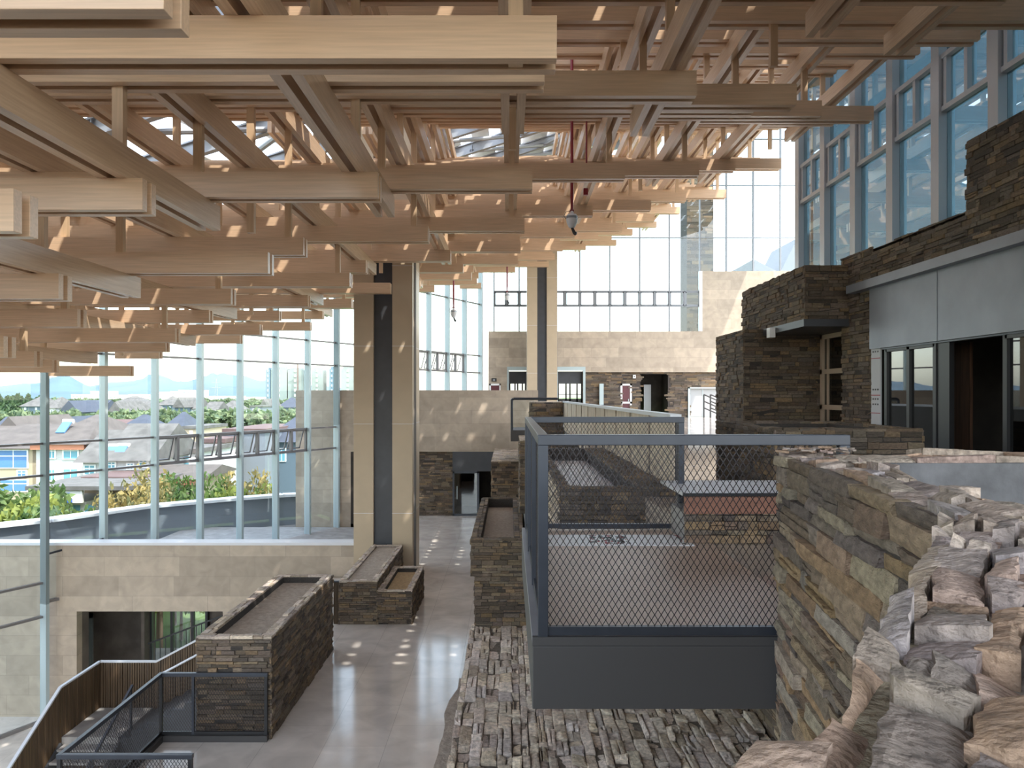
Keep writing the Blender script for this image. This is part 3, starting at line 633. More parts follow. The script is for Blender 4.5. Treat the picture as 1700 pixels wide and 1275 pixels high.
for g in range(0, GMAX + 1):
    y = gyp(g)
    for n in range(-3, 20):
        rg = xrange_of(n, g)
        if not rg: continue
        xa, xb = cxp(rg[0]) - .3, cxp(rg[1]) + .3; z = lz(n)
        if rg[0] == cglass(g): xa = max(gx(y) + .42, cxp(rg[0]) - CX + .1)
        lab = 'pale oak twin crossbeam, %s row from the camera, %s tier above the lowest' % (ORD[g], ORD[n + 3])
        parts = [(y - GAP / 2 - TB, y - GAP / 2), (y + GAP / 2, y + GAP / 2 + TB)]
        if y < 20:
            t = thing('timber_crossbeam', lab, 'beam', (xb, y, z), 'timber crossbeams of the ceiling lattice')
            for (a, b) in parts: MB().box(xa, xb, a, b, z, z + BH).build('board', M['oak_x'], t, bevel=.004 if y < 9 else 0)
        else:
            mb = MB()
            for (a, b) in parts: mb.box(xa, xb, a, b, z, z + BH)
            tag(mb.build('timber_crossbeam', M['oak_x']), lab, 'beam', 'timber crossbeams of the ceiling lattice')
        nb_x += 1
for c in range(CMINI, CMAX + 1):
    x = cxp(c)
    for n in range(-3, 18):
        if (n + c) % 2 == 0: continue
        rg = yrange_of(n, c)
        if not rg: continue
        ya, yb = gyp(rg[0]) - .33, gyp(rg[1]) + .33; z = lz(n) + BH
        lab = 'pale oak twin beam running lengthwise, %s line from left, %s tier up' % (ORD[c - CMINI], ORD[n + 3])
        t = thing('timber_long_beam', lab, 'beam', (x, ya, z), 'timber beams running lengthwise in the ceiling lattice')
        for (a, b) in ((x - GAP / 2 - TB, x - GAP / 2), (x + GAP / 2, x + GAP / 2 + TB)): MB().box(a, b, ya, yb, z, z + BH).build('board', M['oak_y'], t)
        nb_y += 1
posts = []
for g in range(0, GMAX + 1):
    for n in range(-3, 16):
        rg = xrange_of(n, g)
        if not rg: continue
        for c in range(rg[0], rg[1] + 1):
            up = xrange_of(n + 2, g)
            if not up or not (up[0] <= c <= up[1]): continue
            if c < cr(n, g) - 3 and n > -2: continue
            z0 = lz(n) + (.015 if (c + n) % 2 == 0 else LH); z1 = lz(n + 2) + .25
            x, y = cxp(c), gyp(g); px, py = 845 + x / y * FPX, 655 - ((z0 + z1) / 2 - EYE) / y * FPX
            if -60 < px < 1400 and -120 < py: posts.append((y, x, z0, z1, c, g, n))
posts.sort(); rest = MB()
me_cache = {}
for i, (y, x, z0, z1, c, g, n) in enumerate(posts):
    if i < 290:
        key = round(z1 - z0, 3)
        if key not in me_cache:
            o = MB().box(-.055, .055, -.044, .044, 0, z1 - z0).build('timber_post', M['oak_z']); me_cache[key] = o.data
        else:
            o = bpy.data.objects.new('timber_post', me_cache[key]); COL.objects.link(o)
        o.location = (x, y, z0)
        tag(o, 'short oak post on the %s crossbeam row, %s line from left, %s tier' % (ORD[g], ORD[c - CMINI], ORD[n + 3]), 'post', 'short posts of the ceiling lattice')
    else: rest.box(x - .044, x + .044, y - .044, y + .044, z0, z1)
if rest.v: tag(rest.build('timber_posts', M['oak_z']), 'the farthest short oak posts of the ceiling lattice', 'posts', kind='stuff')
print('beams', nb_x, nb_y, 'posts', len(posts))

# ------------------------------------------------------------------ roof: louvred skylight on steel
def roofbar(mb, x0, y0, x1_, y1, wd, ht, dz=0): mb.bar((x0, y0, zroof(x0, y0) + dz), (x1_, y1, zroof(x1_, y1) + dz), wd, ht)
RL0, RL1 = 9.0, YB + .4
mb = MB(); xk = -26.0
mb.quadbox([(x, y, zroof(x, y) + dz) for dz in (.7, .8) for (x, y) in ((-2.0, -14), (15, -14), (15, RL0), (-2.0, RL0))])  # solid roof carried on behind the camera, added to block the sun
mb.quadbox([(x, y, zroof(x, y) + dz) for dz in (.7, .8) for (x, y) in ((-26, -4), (-2, -4), (-2, RL0), (-26, RL0))])
mb.quadbox([(x, y, zroof(x, y) + dz) for dz in (.7, .8) for (x, y) in ((XR + .3, RL0), (15, RL0), (15, 22), (XR + .3, 22))])  # overhang beyond the curtain wall, added to keep sun off
while xk < 20:
    yy = [RL0 + (RL1 - RL0) * i / 10 for i in range(11)]
    for a, b in zip(yy, yy[1:]):
        if xk < G0.x + (b - G0.y) * GU.x / GU.y - .2: continue
        if xk > XR + .2 and b < 22: continue
        roofbar(mb, xk, a, xk, b, .92 if b < 18 else (.82 if b < 38 else 1.22), .03, .75)
    xk += 1.3
mb.build('ceiling', M['roof_panel'], kind='structure')
for k in range(13):
    y = -1.6 + 3.86 * k + 1; xl = G0.x + (y - G0.y) * GU.x / GU.y; xr = XR if y < 22 else 19
    t = thing('roof_girder', 'grey steel roof girder above the lattice, %s from the camera' % ORD[k], 'girder', (xl, y, zroof(xl, y)), 'steel girders under the skylight')
    xs_ = [xl + (xr - xl) * i / 8 for i in range(9)]; g1 = MB(); g2 = MB(); g3 = MB()
    for a, b in zip(xs_, xs_[1:]):
        roofbar(g1, a, y, b, y, .24, .05, .45); roofbar(g1, a, y, b, y, .02, .45, .22); roofbar(g1, a, y, b, y, .24, .05, 0)
    for a in xs_[:-1]: g2.box(a, a + .02, y - .11, y + .11, zroof(a, y) + .02, zroof(a, y) + .44)
    for a, b in zip(xs_[::2], xs_[2::2]):
        if k < 12:
            yn = y + 3.86; m_ = (a + b) / 2
            g3.tube((a, y, zroof(a, y) + .1), (m_, yn, zroof(m_, yn) + .1), .09, 8); g3.tube((m_, yn, zroof(m_, yn) + .1), (b, y, zroof(b, y) + .1), .09, 8)
    g1.build('flanged_beam', M['steel_grey'], t); g2.build('stiffener', M['steel_grey'], t)
    if g3.v: g3.build('brace', M['steel_grey'], t)

# ------------------------------------------------------------------ clad columns
def column(name, label, x0, w_, y0, y1, z0, z1, joints, group=None):
    k = w_ / 1.83; t = thing(name, label, 'column', (x0 + w_ / 2, y0, z0), group)
    MB().box(x0, x0 + .62 * k, y0, y1, z0, z1).build('pale_pier', M['column'], t, bevel=.01)
    MB().box(x0 + .62 * k, x0 + 1.2 * k, y0 + .12, y1 - .1, z0, z1).build('steel_core', M['steel_dark'], t)
    MB().box(x0 + 1.2 * k, x0 + w_, y0, y1, z0, z1).build('pale_pier', M['column'], t, bevel=.01)
    mb = MB()
    for yy in (y0 + .35, y0 + .62): mb.box(x0 + w_, x0 + w_ + .035, yy, yy + .05, z0, z1)
    mb.build('edge_trim', M['alu_dark'], t)
    for z in joints:
        MB().box(x0 - .003, x0 + .62 * k + .003, y0 - .004, y1, z, z + .012).build('joint', M['white_cap'], t); MB().box(x0 + 1.2 * k - .003, x0 + w_ + .003, y0 - .004, y1, z, z + .012).build('joint', M['white_cap'], t)
column('clad_column', 'wide pale clad column with dark steel core behind the left planters', -4.83, 1.83, 23.4, 25.2, -.0, zroof(-4, 24), (2.0, 4.78, 7.2, 9.7))
column('clad_column', 'farther pale clad column with dark core before the back wall', 1.1, 1.83, 45.8, 47.2, ZU, zroof(2, 46), (7, 9.9, 12.8))

# ------------------------------------------------------------------ water monitors on red pipes
def monitor(x, y, z, s, label, pipe_top):
    t = thing('water_monitor', label, 'sprinkler', (x, y, z), 'white dome devices hanging from the lattice')
    MB().lathe((x, y, z), [(.05 * s, -.17 * s), (.075 * s, -.15 * s), (.115 * s, -.06 * s), (.13 * s, .02 * s), (.13 * s, .035 * s), (.12 * s, .037 * s), (.12 * s, .09 * s), (.13 * s, .095 * s), (.10 * s, .135 * s), (.04 * s, .155 * s), (.035 * s, .21 * s)], 24).build('dome_housing', M['white_cap'], t, smooth=False)
    MB().lathe((x, y, z), [(.122 * s, .04 * s), (.124 * s, .04 * s), (.124 * s, .088 * s), (.122 * s, .088 * s)], 24).build('grey_band', M['steel_grey'], t)
    mb = MB(); mb.tube((x, y, z - .16 * s), (x + .06 * s, y - .03, z - .30 * s), .028 * s, 10, .04 * s); mb.lathe((x + .07 * s, y - .03, z - .30 * s), [(.0, -.05 * s), (.04 * s, -.02 * s), (.04 * s, .03 * s), (.0, .05 * s)], 10); mb.build('nozzle', M['black'], t)
    mb = MB(); mb.tube((x, y, z + .2 * s), (x, y, z + .5 * s), .025 * s, 12, .034 * s); mb.tube((x, y, z + .5 * s), (x, y, pipe_top), .036 * s, 12); mb.tube((x - .045 * s, y, z + .22 * s), (x + .045 * s, y, z + .22 * s), .03 * s, 8); mb.build('red_pipe', M['red'], t)
    MB().path([(x - .03 * s, y, z + .22 * s), (x - .14 * s, y, z + .19 * s), (x - .18 * s, y, z + .1 * s), (x - .13 * s, y, z + .03 * s)], .006 * s).build('cable', M['black'], t)
    return t
t = monitor(1.42, 17.0 + .0, 9.63, 1.0, 'white dome with black nozzle on a red pipe, nearest one', 15.5)
mb = MB(); mb.tube((1.75, 17, 10.7), (1.75, 17, 12.4), .02, 8); mb.box(1.68, 1.78, 16.96, 17.04, 10.2, 10.35); mb.build('side_pipe', M['red'], t)
monitor(-2.5, 34.0, 9.37, 1.15, 'white dome with black nozzle on a thin pipe in front of left glazing', 17.1)
monitor(-.1, 40.0, 10.9, 1.15, 'small white dome device far away beside the farther column', 18.0)

# ------------------------------------------------------------------ stone planters on the main floor
planter('stone_planter', 'long tall stone clad planter beside the stair, nearest on the left', -5.15, -3.94, 12.46, 16.8, 0, 1.70, 101, rim=.17, soil_d=.16, ch=(.04, .085), sl=(.12, .45))
t = planter('stone_planter', 'narrow stone planter at the foot of the wide column', -4.2, -3.28, 18.68, 23.2, 0, 1.08, 111, rim=.15, soil_d=.05, ch=(.04, .085))
planter('stone_planter', 'low square stone planter holding tan soil by the aisle', -3.26, -2.42, 18.68, 21.3, 0, .85, 121, rim=.14, soil_d=.14, soil='soil_tan', ch=(.04, .085))
t = thing('batten_end_panel', 'narrow upright brown batten panel left of the column planter', 'panel', (-4.3, 18.7, 0))
for k in range(4): MB().box(-4.36 + k * .035, -4.335 + k * .035, 18.7, 18.75, 0, 1.04).build('batten', M['battens'], t)
MB().box(-4.37, -4.22, 18.68, 18.77, 1.04, 1.07).build('cap_rail', M['rail'], t)
# tall planter by the look-out (upper box wider than its base)
t = planter('tall_stone_planter', 'tall two tier stone planter with brown soil left of the mesh platform', -.84, .32, 16.9, 23.8, 1.62, 2.46, 131, rim=.2, soil_d=.3, soil='soil', pal_top=PAL_BROWN, ch=(.05, .12), sl=(.16, .5))
mb = MB(); stone_block(mb, -.76, .40, 17.0, 23.7, .0, 1.62, 135, 'FL', ch=(.05, .1), sl=(.16, .45)); mb.build('stone_base', M['stone'], t)
mb = MB(); stone_block(mb, -.62, 1.6, 27.0, 33.2, 0, 3.3, 141, 'FLT', ch=(.06, .12), sl=(.2, .5)); tag(mb.build('stone_block', M['stone']), 'stone block with top painted pale as if sunlit behind the tall two tier planter', 'stone block')
# low ledge below the platform
sw_ = MB(); stone_block(sw_, 4.05, 4.3, 4.6, 14.0, 0, ZU - .4, 158, 'L', ch=(.06, .12), sl=(.2, .5)); sw_.build('wall_stone_under_deck', M['stone'], kind='structure')
t = thing('stone_ledge', 'low broad stone paved ledge beneath the mesh platform', 'ledge', (1, 8, 0))
mb = MB(); mb.c = []; mb.box(-.85, 3.95, 6.5, 16.9, 0, .43); mb.c += [(.16, .135, .11, 1)] * 8
stones(mb, (-.86, 6.5, .43), Y, -X, 10.5, .001, 150) if False else None
stones(mb, (4.0, 6.5, .43), Y, -X, 10.5, 4.87, 151, ch=(.10, .23), sl=(.18, .6), dep=(.0, .09), pal=PAL_PAVE, det=1, jit=.014, gap=.010, tilt=.02, back=.1)
stones(mb, (-.85, 17, 0), -Y, Z, 10.5, .43, 152, pal=PAL_LEDGE)
mb.build('stone_paving', M['stone_near'], t)
rnd = random.Random(5); pts = [(-.84, 15.0)]
y = 15.0; lft = []
while y > 6.5: lft.append((-1.12 + rnd.uniform(-.03, .03) + (.12 if y > 14 else 0), y)); y -= rnd.uniform(.25, .6)
MB().prism([(-.84, 15.0)] + lft + [(-.84, 6.5)], 0, .05).build('mortar_footing', M['mortar'], t)

# near planter at the left bottom corner beside the stair opening
planter('stone_planter', 'stone planter top just visible at the bottom edge by the stair', -4.75, -4.08, 7.6, 9.42, 0, 1.0, 161, rim=.15, soil_d=.05, ch=(.04, .085))
# ------------------------------------------------------------------ mesh guards
def mesh_panel(name, a, b, h0, h1, pw, ph, wr, parent, z_b=None):
    """expanded metal between plan points a and b, heights h0..h1 (z_b: (h0,h1) at b when sloping)"""
    a, b = Vector((*a, 0)), Vector((*b, 0)); L = (b - a).length; u = (b - a) / L; H = h1 - h0; mb = MB(); n = u.cross(Z)
    k = ph / pw; s = -H / k
    def P(x, z):
        sh = 0 if z_b is None else (z_b[0] - h0) * x / L
        return a + u * x + Z * (h0 + z + sh)
    while s < L:
        for sg in (1, -1):
            pts_ = []
            x0, x1_ = s, s + H / k
            xa, xb = max(x0, 0), min(x1_, L)
            if xb - xa < 1e-3: continue
            za, zb = (xa - x0) * k, (xb - x0) * k
            if sg < 0: za, zb = H - za, H - zb
            A, B = P(xa, za), P(xb, zb); d = (B - A); sd_ = d.cross(n).normalized() * wr
            mb.obox(A - sd_ / 2 - n * wr * .25, sd_, d, n * wr * .5)
        s += pw
    return mb.build(name, M['wire'], parent)
RZ = 5.464
def guard(t, pts, z0, z1, pw, ph, wr, rail=.06, post=.05, curb=.0, posts_at=None, rail_m='rail', post_m='rail'):
    for i, (p, q) in enumerate(zip(pts, pts[1:])):
        P0, P1 = Vector((*p, 0)), Vector((*q, 0)); u = (P1 - P0).normalized()
        MB().bar(P0 + u * (rail / 2 if i else -rail / 2) + Z * (z1 - rail / 2), P1 + u * rail / 2 + Z * (z1 - rail / 2), rail, rail).build('top_rail', M[rail_m], t, bevel=.004)
        MB().bar(P0 + Z * (z0 + .03), P1 + Z * (z0 + .03), .035, .05).build('bottom_rail', M[post_m], t)
        mesh_panel('mesh_panel', p, q, z0 + .05, z1 - rail, pw, ph, wr, t)
    for p in (posts_at or pts):
        MB().box(p[0] - post / 2, p[0] + post / 2, p[1] - post / 2, p[1] + post / 2, z0, z1 - rail).build('post', M[post_m], t, bevel=.003)
# look-out platform
t = thing('lookout_platform', 'projecting charcoal look-out platform with polished floor in the foreground', 'platform', (1, 6, ZU))
MB().box(.137, 1.95, 4.40, 8.02, 3.86, ZU - .04).build('edge_fascia', M['fascia'], t, bevel=.006)
MB().box(.17, 1.95, 4.43, 8.0, ZU - .039, ZU + .001).build('floor_tiles', M['deck_matte'], t)
MB().box(.137, .23, 4.435, 8.02, ZU - .038, ZU + .012).build('edge_trim', M['zinc'], t)
MB().box(.137, 1.95, 4.40, 4.43, ZU - .038, ZU + .012).build('edge_trim', M['fascia'], t)
t = thing('mesh_guard_rail', 'blue grey diamond mesh guard rail around the look-out platform', 'railing', (1, 4.4, ZU))
guard(t, [(1.97, 4.44), (.20, 4.44), (.20, 7.97), (1.82, 7.97)], ZU + .01, RZ, .0385, .062, .0042, rail=.062, post=.06)
MB().box(.17, .23, 5.6, 5.66, ZU, RZ - .06).build('post', M['rail'], t); MB().box(.17, .23, 6.8, 6.86, ZU, RZ - .06).build('post', M['rail'], t)
# patterned strip on the platform floor
t = thing('floor_protection_strip', 'glossy white strip with dark red blossom patches on the platform floor', 'mat', (1, 7.3, ZU))
MB().box(.25, 1.75, 7.1, 7.62, ZU + .001, ZU + .012).build('white_film', M['white'], t)
rnd = random.Random(8); m1 = MB(); m2 = MB()
for (xa, xb) in ((.78, 1.16), (1.66, 1.74)):
    for k in range(int((xb - xa) * 260)):
        cx_, cy_ = rnd.uniform(xa, xb), rnd.uniform(7.14, 7.58); rr = rnd.uniform(.008, .02); (m1 if rnd.random() < .6 else m2).prism([(cx_ + rr * math.cos(q), cy_ + rr * 2 * math.sin(q)) for q in [i * math.pi / 3 for i in range(6)]], ZU + .012, ZU + .0135)
m1.build('blossom_pattern', M['black'], t, kind='stuff'); m2.build('blossom_pattern', M['red_line'], t, kind='stuff')
# bench with reddish edge
t = thing('stone_bench', 'low stone bench with a reddish wooden edge behind the mesh rail', 'bench', (2.5, 7.3, ZU))
mb = MB(); mb.box(1.98, 3.05, 7.25, 8.2, ZU, 4.58) ; mb.c = [(.05, .04, .03, 1)] * 8
stones(mb, (1.7, 7.22, ZU), X, Z, 1.0, .31, 171, ch=(.05, .09), sl=(.1, .3), pal=PAL_NEAR); mb.build('stone_base', M['stone'], t)
MB().box(1.68, 3.1, 7.19, 7.24, 4.56, 4.73).build('wooden_edge', M['orange_wood'], t); MB().box(1.66, 3.1, 7.16, 7.2, 4.73, 4.76).build('edge_strip', M['black'], t); MB().box(1.66, 3.1, 7.2, 8.25, 4.73, 4.76).build('seat_slab', M['white_cap'], t)
MB().box(1.70, 1.98, 7.25, 7.9, ZU, 4.56).build('end_block', M['concrete'], t)
# long trough planter beyond the platform with the pale fence
mb = MB(); t = thing('trough_planter', 'long dark stone trough planter beyond the platform guard', 'planter', (1.5, 10.5, 0))
mb = MB(); mb.c = []
for bxs in ((.69, .85, 10.5, 18.5), (1.85, 2.3, 10.5, 18.5), (.85, 1.85, 10.5, 10.75), (.85, 1.85, 18.2, 18.5)): mb.box(bxs[0], bxs[1], bxs[2], bxs[3], 2.8, 4.38); mb.c += [(.05, .04, .035, 1)] * 8
stones(mb, (.69, 10.5, 2.8), X, Z, 1.61, 1.58, 181, ch=(.05, .1)); stones(mb, (.69, 18.5, 2.8), -Y, Z, 8, 1.58, 182, ch=(.05, .1), pal=PAL_LEDGE)  # left face gets a paler palette, its light painted in
stones(mb, (1.85, 10.5, 4.38), X, Y, .45, 8, 183, ch=(.1, .25), sl=(.12, .3), dep=(0, .03)); stones(mb, (.69, 10.5, 4.38), X, Y, .16, 8, 184, ch=(.1, .3), sl=(.1, .2), dep=(0, .03)); stones(mb, (.69, 10.5, 4.38), X, Y, 1.61, .25, 185, ch=(.1, .14), sl=(.12, .3), dep=(0, .03))
mb.build('stone_cladding', M['stone'], t); MB().box(.85, 1.85, 10.75, 18.2, 2.8, 4.1).build('pale_gravel', M['white_cap'], t)
MB().box(.7, 2.3, 14.0, 18.4, .44, 2.8).build('base_wall', M['concrete'], t)
t = thing('board_fence', 'long fence of pale upright boards with a grey cap rail on the deck', 'fence', (2.35, 20, ZU))
y = 10.7
while y < 31.8: MB().box(2.33, 2.36, y, min(y + 1.74, 32), ZU - .1, 5.36).build('board', M['fence'], t); y += 1.94
MB().box(2.28, 2.44, 10.65, 32, 5.36, 5.42).build('cap_rail', M['alu_r'], t)
MB().box(2.37, 2.42, 10.7, 32, ZU - .1, 5.36).build('backing', M['black'], t)
mb = MB(); stone_block(mb, .9, 2.3, 32.0, 33.5, 2.5, 5.37, 191, 'FLT', ch=(.08, .14), sl=(.25, .6)); tag(mb.build('stone_pier', M['stone']), 'square stone pier at the far end of the board fence', 'pier')
mb = MB(); stone_block(mb, .3, 1.8, 19.5, 22, 2.62, 4.5, 195, 'FLT', ch=(.06, .12), sl=(.2, .6)); tag(mb.build('stone_pier', M['stone']), 'dark stone pier just beyond the long trough planter', 'pier')
MB().box(.4, 1.8, 19.6, 22, 0, 2.6).build('wall_pier_base', M['concrete'], kind='structure')
# second balcony
t = thing('glass_balcony', 'small far balcony with glass guard and dark slab edge', 'balcony', (1, 27, ZU))
MB().box(.06, .95, 27, 29.4, 4.02, 4.42).build('slab_edge', M['fascia'], t)
mb = MB(); mb.path([(.1, 27.05, 4.42), (.1, 27.05, 5.5), (.16, 27.05, 5.55), (1.75, 27.05, 5.55)], .045); mb.path([(.1, 27.05, 5.5), (.1, 29.3, 5.5)], .045); mb.build('handrail', M['rail'], t)
MB().box(.14, .9, 27.04, 27.06, 4.5, 5.5).build('glass_guard', M['glass'], t)
# low planter on the deck
planter('stone_planter', 'low stone planter on the upper deck just above the front rail', 3.6, 5.6, 10.2, 13, ZU, 5.24, 201, rim=.2, soil_d=.1, ch=(.05, .1), pal_top=PAL_BROWN)

# ------------------------------------------------------------------ stair down to the lower hall
t = thing('stair', 'dark steel staircase descending left to the lower hall', 'stair', (-7, 17.8, -2))
tr, rs, nst = .30, .1565, 13
for i in range(nst):
    xx = -4.9 - tr * i
    MB().box(xx - tr, xx, 17.0, 18.55, -rs * (i + 1) - .05, -rs * (i + 1)).build('tread', M['fascia'], t)
mb = MB()
for i in range(nst):
    xx = -4.9 - tr * i; mb.box(xx - tr, xx, 16.94, 17.0, -rs * (i + 1) - .75, -rs * (i + 1) + .02)
mb.build('stringer', M['steel_dark'], t)
MB().box(-10.1, -8.8, 17.0, 18.6, -2.2, -2.035).build('landing', M['concrete'], t)
for i in range(15): MB().box(-10.05, -8.8, 16.72 - .28 * i, 17.0 - .28 * i, -2.035 - .158 * (i + 1) - .05, -2.035 - .158 * (i + 1)).build('tread', M['concrete'], t)
mb = MB(); mb.bar((-8.78, 17, -2.3), (-8.78, 12.8, -4.55), .06, .4); mb.bar((-10.07, 17, -2.3), (-10.07, 12.8, -4.55), .06, .4); mb.build('stringer', M['steel_dark'], t)
# outer batten parapet: plan / rail heights
pts = [((-4.6, 18.65), 1.15), ((-7.0, 18.65), .04 + .1), ((-8.73, 18.65), -.92), ((-10.13, 18.65), -.93), ((-10.13, 17.0), -.93), ((-10.13, 12.6), -3.4)]
pts = [((-4.9, 18.65), 1.10), ((-8.73, 18.65), -.93), ((-10.13, 18.65), -.93), ((-10.13, 17.0), -.93), ((-10.13, 12.3), -3.5)]
t = thing('batten_parapet', 'stair parapet clad in brown upright wooden battens with grey rail', 'parapet', (-9, 18.7, -3))
m1 = MB(); rnd = random.Random(3)
for (p, za), (q, zb) in zip(pts, pts[1:]):
    P0, P1 = Vector((*p, 0)), Vector((*q, 0)); L = (P1 - P0).length; u = (P1 - P0) / L; nrm = Z.cross(u); s = 0
    MB().bar(P0 + Z * (za + .02), P1 + Z * (zb + .02), .07, .04).build('cap_rail', M['alu_r'], t)
    while s < L:
        z1 = za + (zb - za) * min(1, (s + .03) / L); A = P0 + u * s - nrm * .02; dp = .03 + rnd.uniform(0, .02)
        zb0 = max(ZL, z1 - 2.6)
        m1.obox(A + Z * zb0, u * .045, nrm * dp, Z * (z1 - zb0)); s += .06
    m1.obox(P0 + Z * (max(ZL, min(za, zb) - 2.2)) - nrm * .04, u * L, nrm * .02, Z * (min(za, zb) - max(ZL, min(za, zb) - 2.2) - .05))
m1.build('batten_cladding', M['battens'], t)
t = thing('stair_handrail', 'pale sloping handrail fixed inside the wooden stair parapet', 'railing', (-7, 18.5, -1))
MB().path([(-4.9, 18.5, .78), (-8.7, 18.5, -1.25)], .03).build('rail', M['alu_r'], t)
for i in range(5): x = -5.4 - i * .75; MB().tube((x, 18.5, .78 + (x + 4.9) * .534), (x, 18.62, .70 + (x + 4.9) * .534), .012, 6).build('bracket', M['alu_r'], t)
t = thing('stair_mesh_guard', 'sloping mesh guard on the inner side of the lower stair flight', 'railing', (-8.75, 15, -3))
MB().bar((-8.75, 17.5, -1.06), (-8.75, 12.7, -3.6), .05, .06).build('top_rail', M['rail'], t)
for y in (17.4, 15.8, 14.2): MB().box(-8.77, -8.73, y, y + .05, -3.6 + (y - 12.7) * .53 - 1.0, -3.62 + (y - 12.7) * .53).build('post', M['rail'], t)
mesh_panel('mesh_panel', (-8.75, 17.4), (-8.75, 12.8), -2.0, -1.15, .06, .09, .006, t, z_b=(-4.4, 0))
# guard of the stair opening
t = thing('stair_opening_guard', 'dark mesh guard rail around the stair opening at lower left', 'railing', (-5.7, 11, 0))
guard(t, [(-4.0, 12.40), (-5.73, 12.40), (-5.73, 9.60), (-4.06, 9.60)], .1, 1.12, .045, .07, .0055, rail=.06, post=.05, post_m='black')
for (a, b) in (((-3.97, 12.40), (-5.73, 12.40)), ((-5.73, 12.40), (-5.73, 9.60))): MB().bar((*a, .05), (*b, .05), .12, .10).build('kerb', M['fascia'], t)
for q in ((-5.2, 12.4), ):
    MB().box(q[0] - .02, q[0] + .02, q[1] - .02, q[1] + .02, .1, 1.06).build('post', M['rail'], t)

# ------------------------------------------------------------------ foreground stone planter
ZT = 5.376
t = thing('corner_stone_planter', 'large rough stone planter in the right foreground, rim seen from above', 'planter', (1.5, 2, .5))
P = [(1.56, 4.35), (1.22, 1.90), (.24, .62), (-.45, -.25)]
mb = MB(); mb.c = []
Q = [(1.56, 4.35), (4.6, 4.35), (4.6, 3.98), (1.86, 3.98)]
core = MB(); 
rimw = [.26, .26, .36, .40]
inner = [(1.87, 3.98), (1.50, 1.82), (.56, .40), (.0, -.30)]
for i in range(3):
    a, b, c, d = P[i], P[i + 1], inner[i + 1], inner[i]
    core.prism([a, b, c, d], .5, ZT - .06)
core.prism([(1.56, 4.35), (1.87, 3.98), (4.6, 3.98), (4.6, 4.35)], .5, ZT - .06)
core.build('planter_core', M['core'], t)
mt = MB()
for i in range(3): mt.prism([P[i], P[i + 1], inner[i + 1], inner[i]], ZT - .061, ZT - .045)
mt.build('mortar_bed', M['mortar'], t)
def face(p, q, z0, z1, seed, **kw):
    a, b = Vector((*p, z0)), Vector((*q, z0)); stones(mb, a, (b - a), Z, (b - a).length, z1 - z0, seed, **kw)
kwn = dict(ch=(.035, .105), sl=(.16, .62), dep=(.012, .045), pal=PAL_NEAR, det=1, jit=.006, gap=.002, tilt=.01, over=.0)
face(P[0], P[1], 3.2, ZT - .025, 301, **kwn); face(P[1], P[2], 4.6, ZT - .03, 302, **kwn)
mb.build('stone_face', M['stone_near'], t)
mb = MB(); mb.c = []
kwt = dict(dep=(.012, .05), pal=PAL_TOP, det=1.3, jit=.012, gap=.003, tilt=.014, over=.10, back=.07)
def rim(p, q, wd, seed, ch, sl, lift=0):
    a, b = Vector((*p, ZT - .045 + lift)), Vector((*q, ZT - .045 + lift)); u = (b - a).normalized()
    stones(mb, a, u, Z.cross(u), (b - a).length, wd, seed, ch=ch, sl=sl, **kwt)
rim(P[3], P[2], -0, 0, (.1, .1), (.1, .1)) if False else None
def rim2(outer_a, outer_b, wd, seed, ch, sl):       # runs so that Z x u points inwards (to the right of travel from far to near)
    rim(outer_b, outer_a, wd, seed, ch, sl)
# travel from near to far has the planter inside on its right, so courses are laid from the inner line towards the outer one
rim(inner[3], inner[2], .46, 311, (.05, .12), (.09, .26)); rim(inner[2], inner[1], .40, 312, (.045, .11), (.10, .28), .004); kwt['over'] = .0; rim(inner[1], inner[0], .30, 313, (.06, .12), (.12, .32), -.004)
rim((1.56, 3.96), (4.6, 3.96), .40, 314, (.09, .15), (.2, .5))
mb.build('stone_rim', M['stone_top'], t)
MB().box(1.9, 4.6, 3.93, 3.97, 4.9, ZT - .035).build('concrete_liner', M['liner'], t)
MB().prism([(1.84, 3.94), (1.48, 1.8), (.55, .38), (.0, -.35), (4.6, -.35), (4.6, 3.94)], 4.8, 5.02).build('soil', M['soil'], t)
# loose chips on the far corner of the rim
rnd = random.Random(77); mb = MB(); mb.c = []
for k in range(46):
    x, y = 1.72 + rnd.gauss(0, .09), 4.17 + rnd.gauss(0, .05); a = rnd.uniform(0, 3.1); l, w_, h = rnd.uniform(.03, .08), rnd.uniform(.012, .03), rnd.uniform(.006, .012)
    zz = ZT + .0 + rnd.uniform(0, .03); u = Vector((math.cos(a), math.sin(a), rnd.uniform(-.2, .2))); v = Vector((-math.sin(a), math.cos(a), 0))
    mb.obox(Vector((x, y, zz)), u * l, v * w_, Z * h); mb.c += [(*rnd.choice(PAL_TOP), 1)] * 8
tag(mb.build('stone_chips', M['stone_near']), 'small heap of loose stone chips on the rim corner', 'stones', kind='stuff')

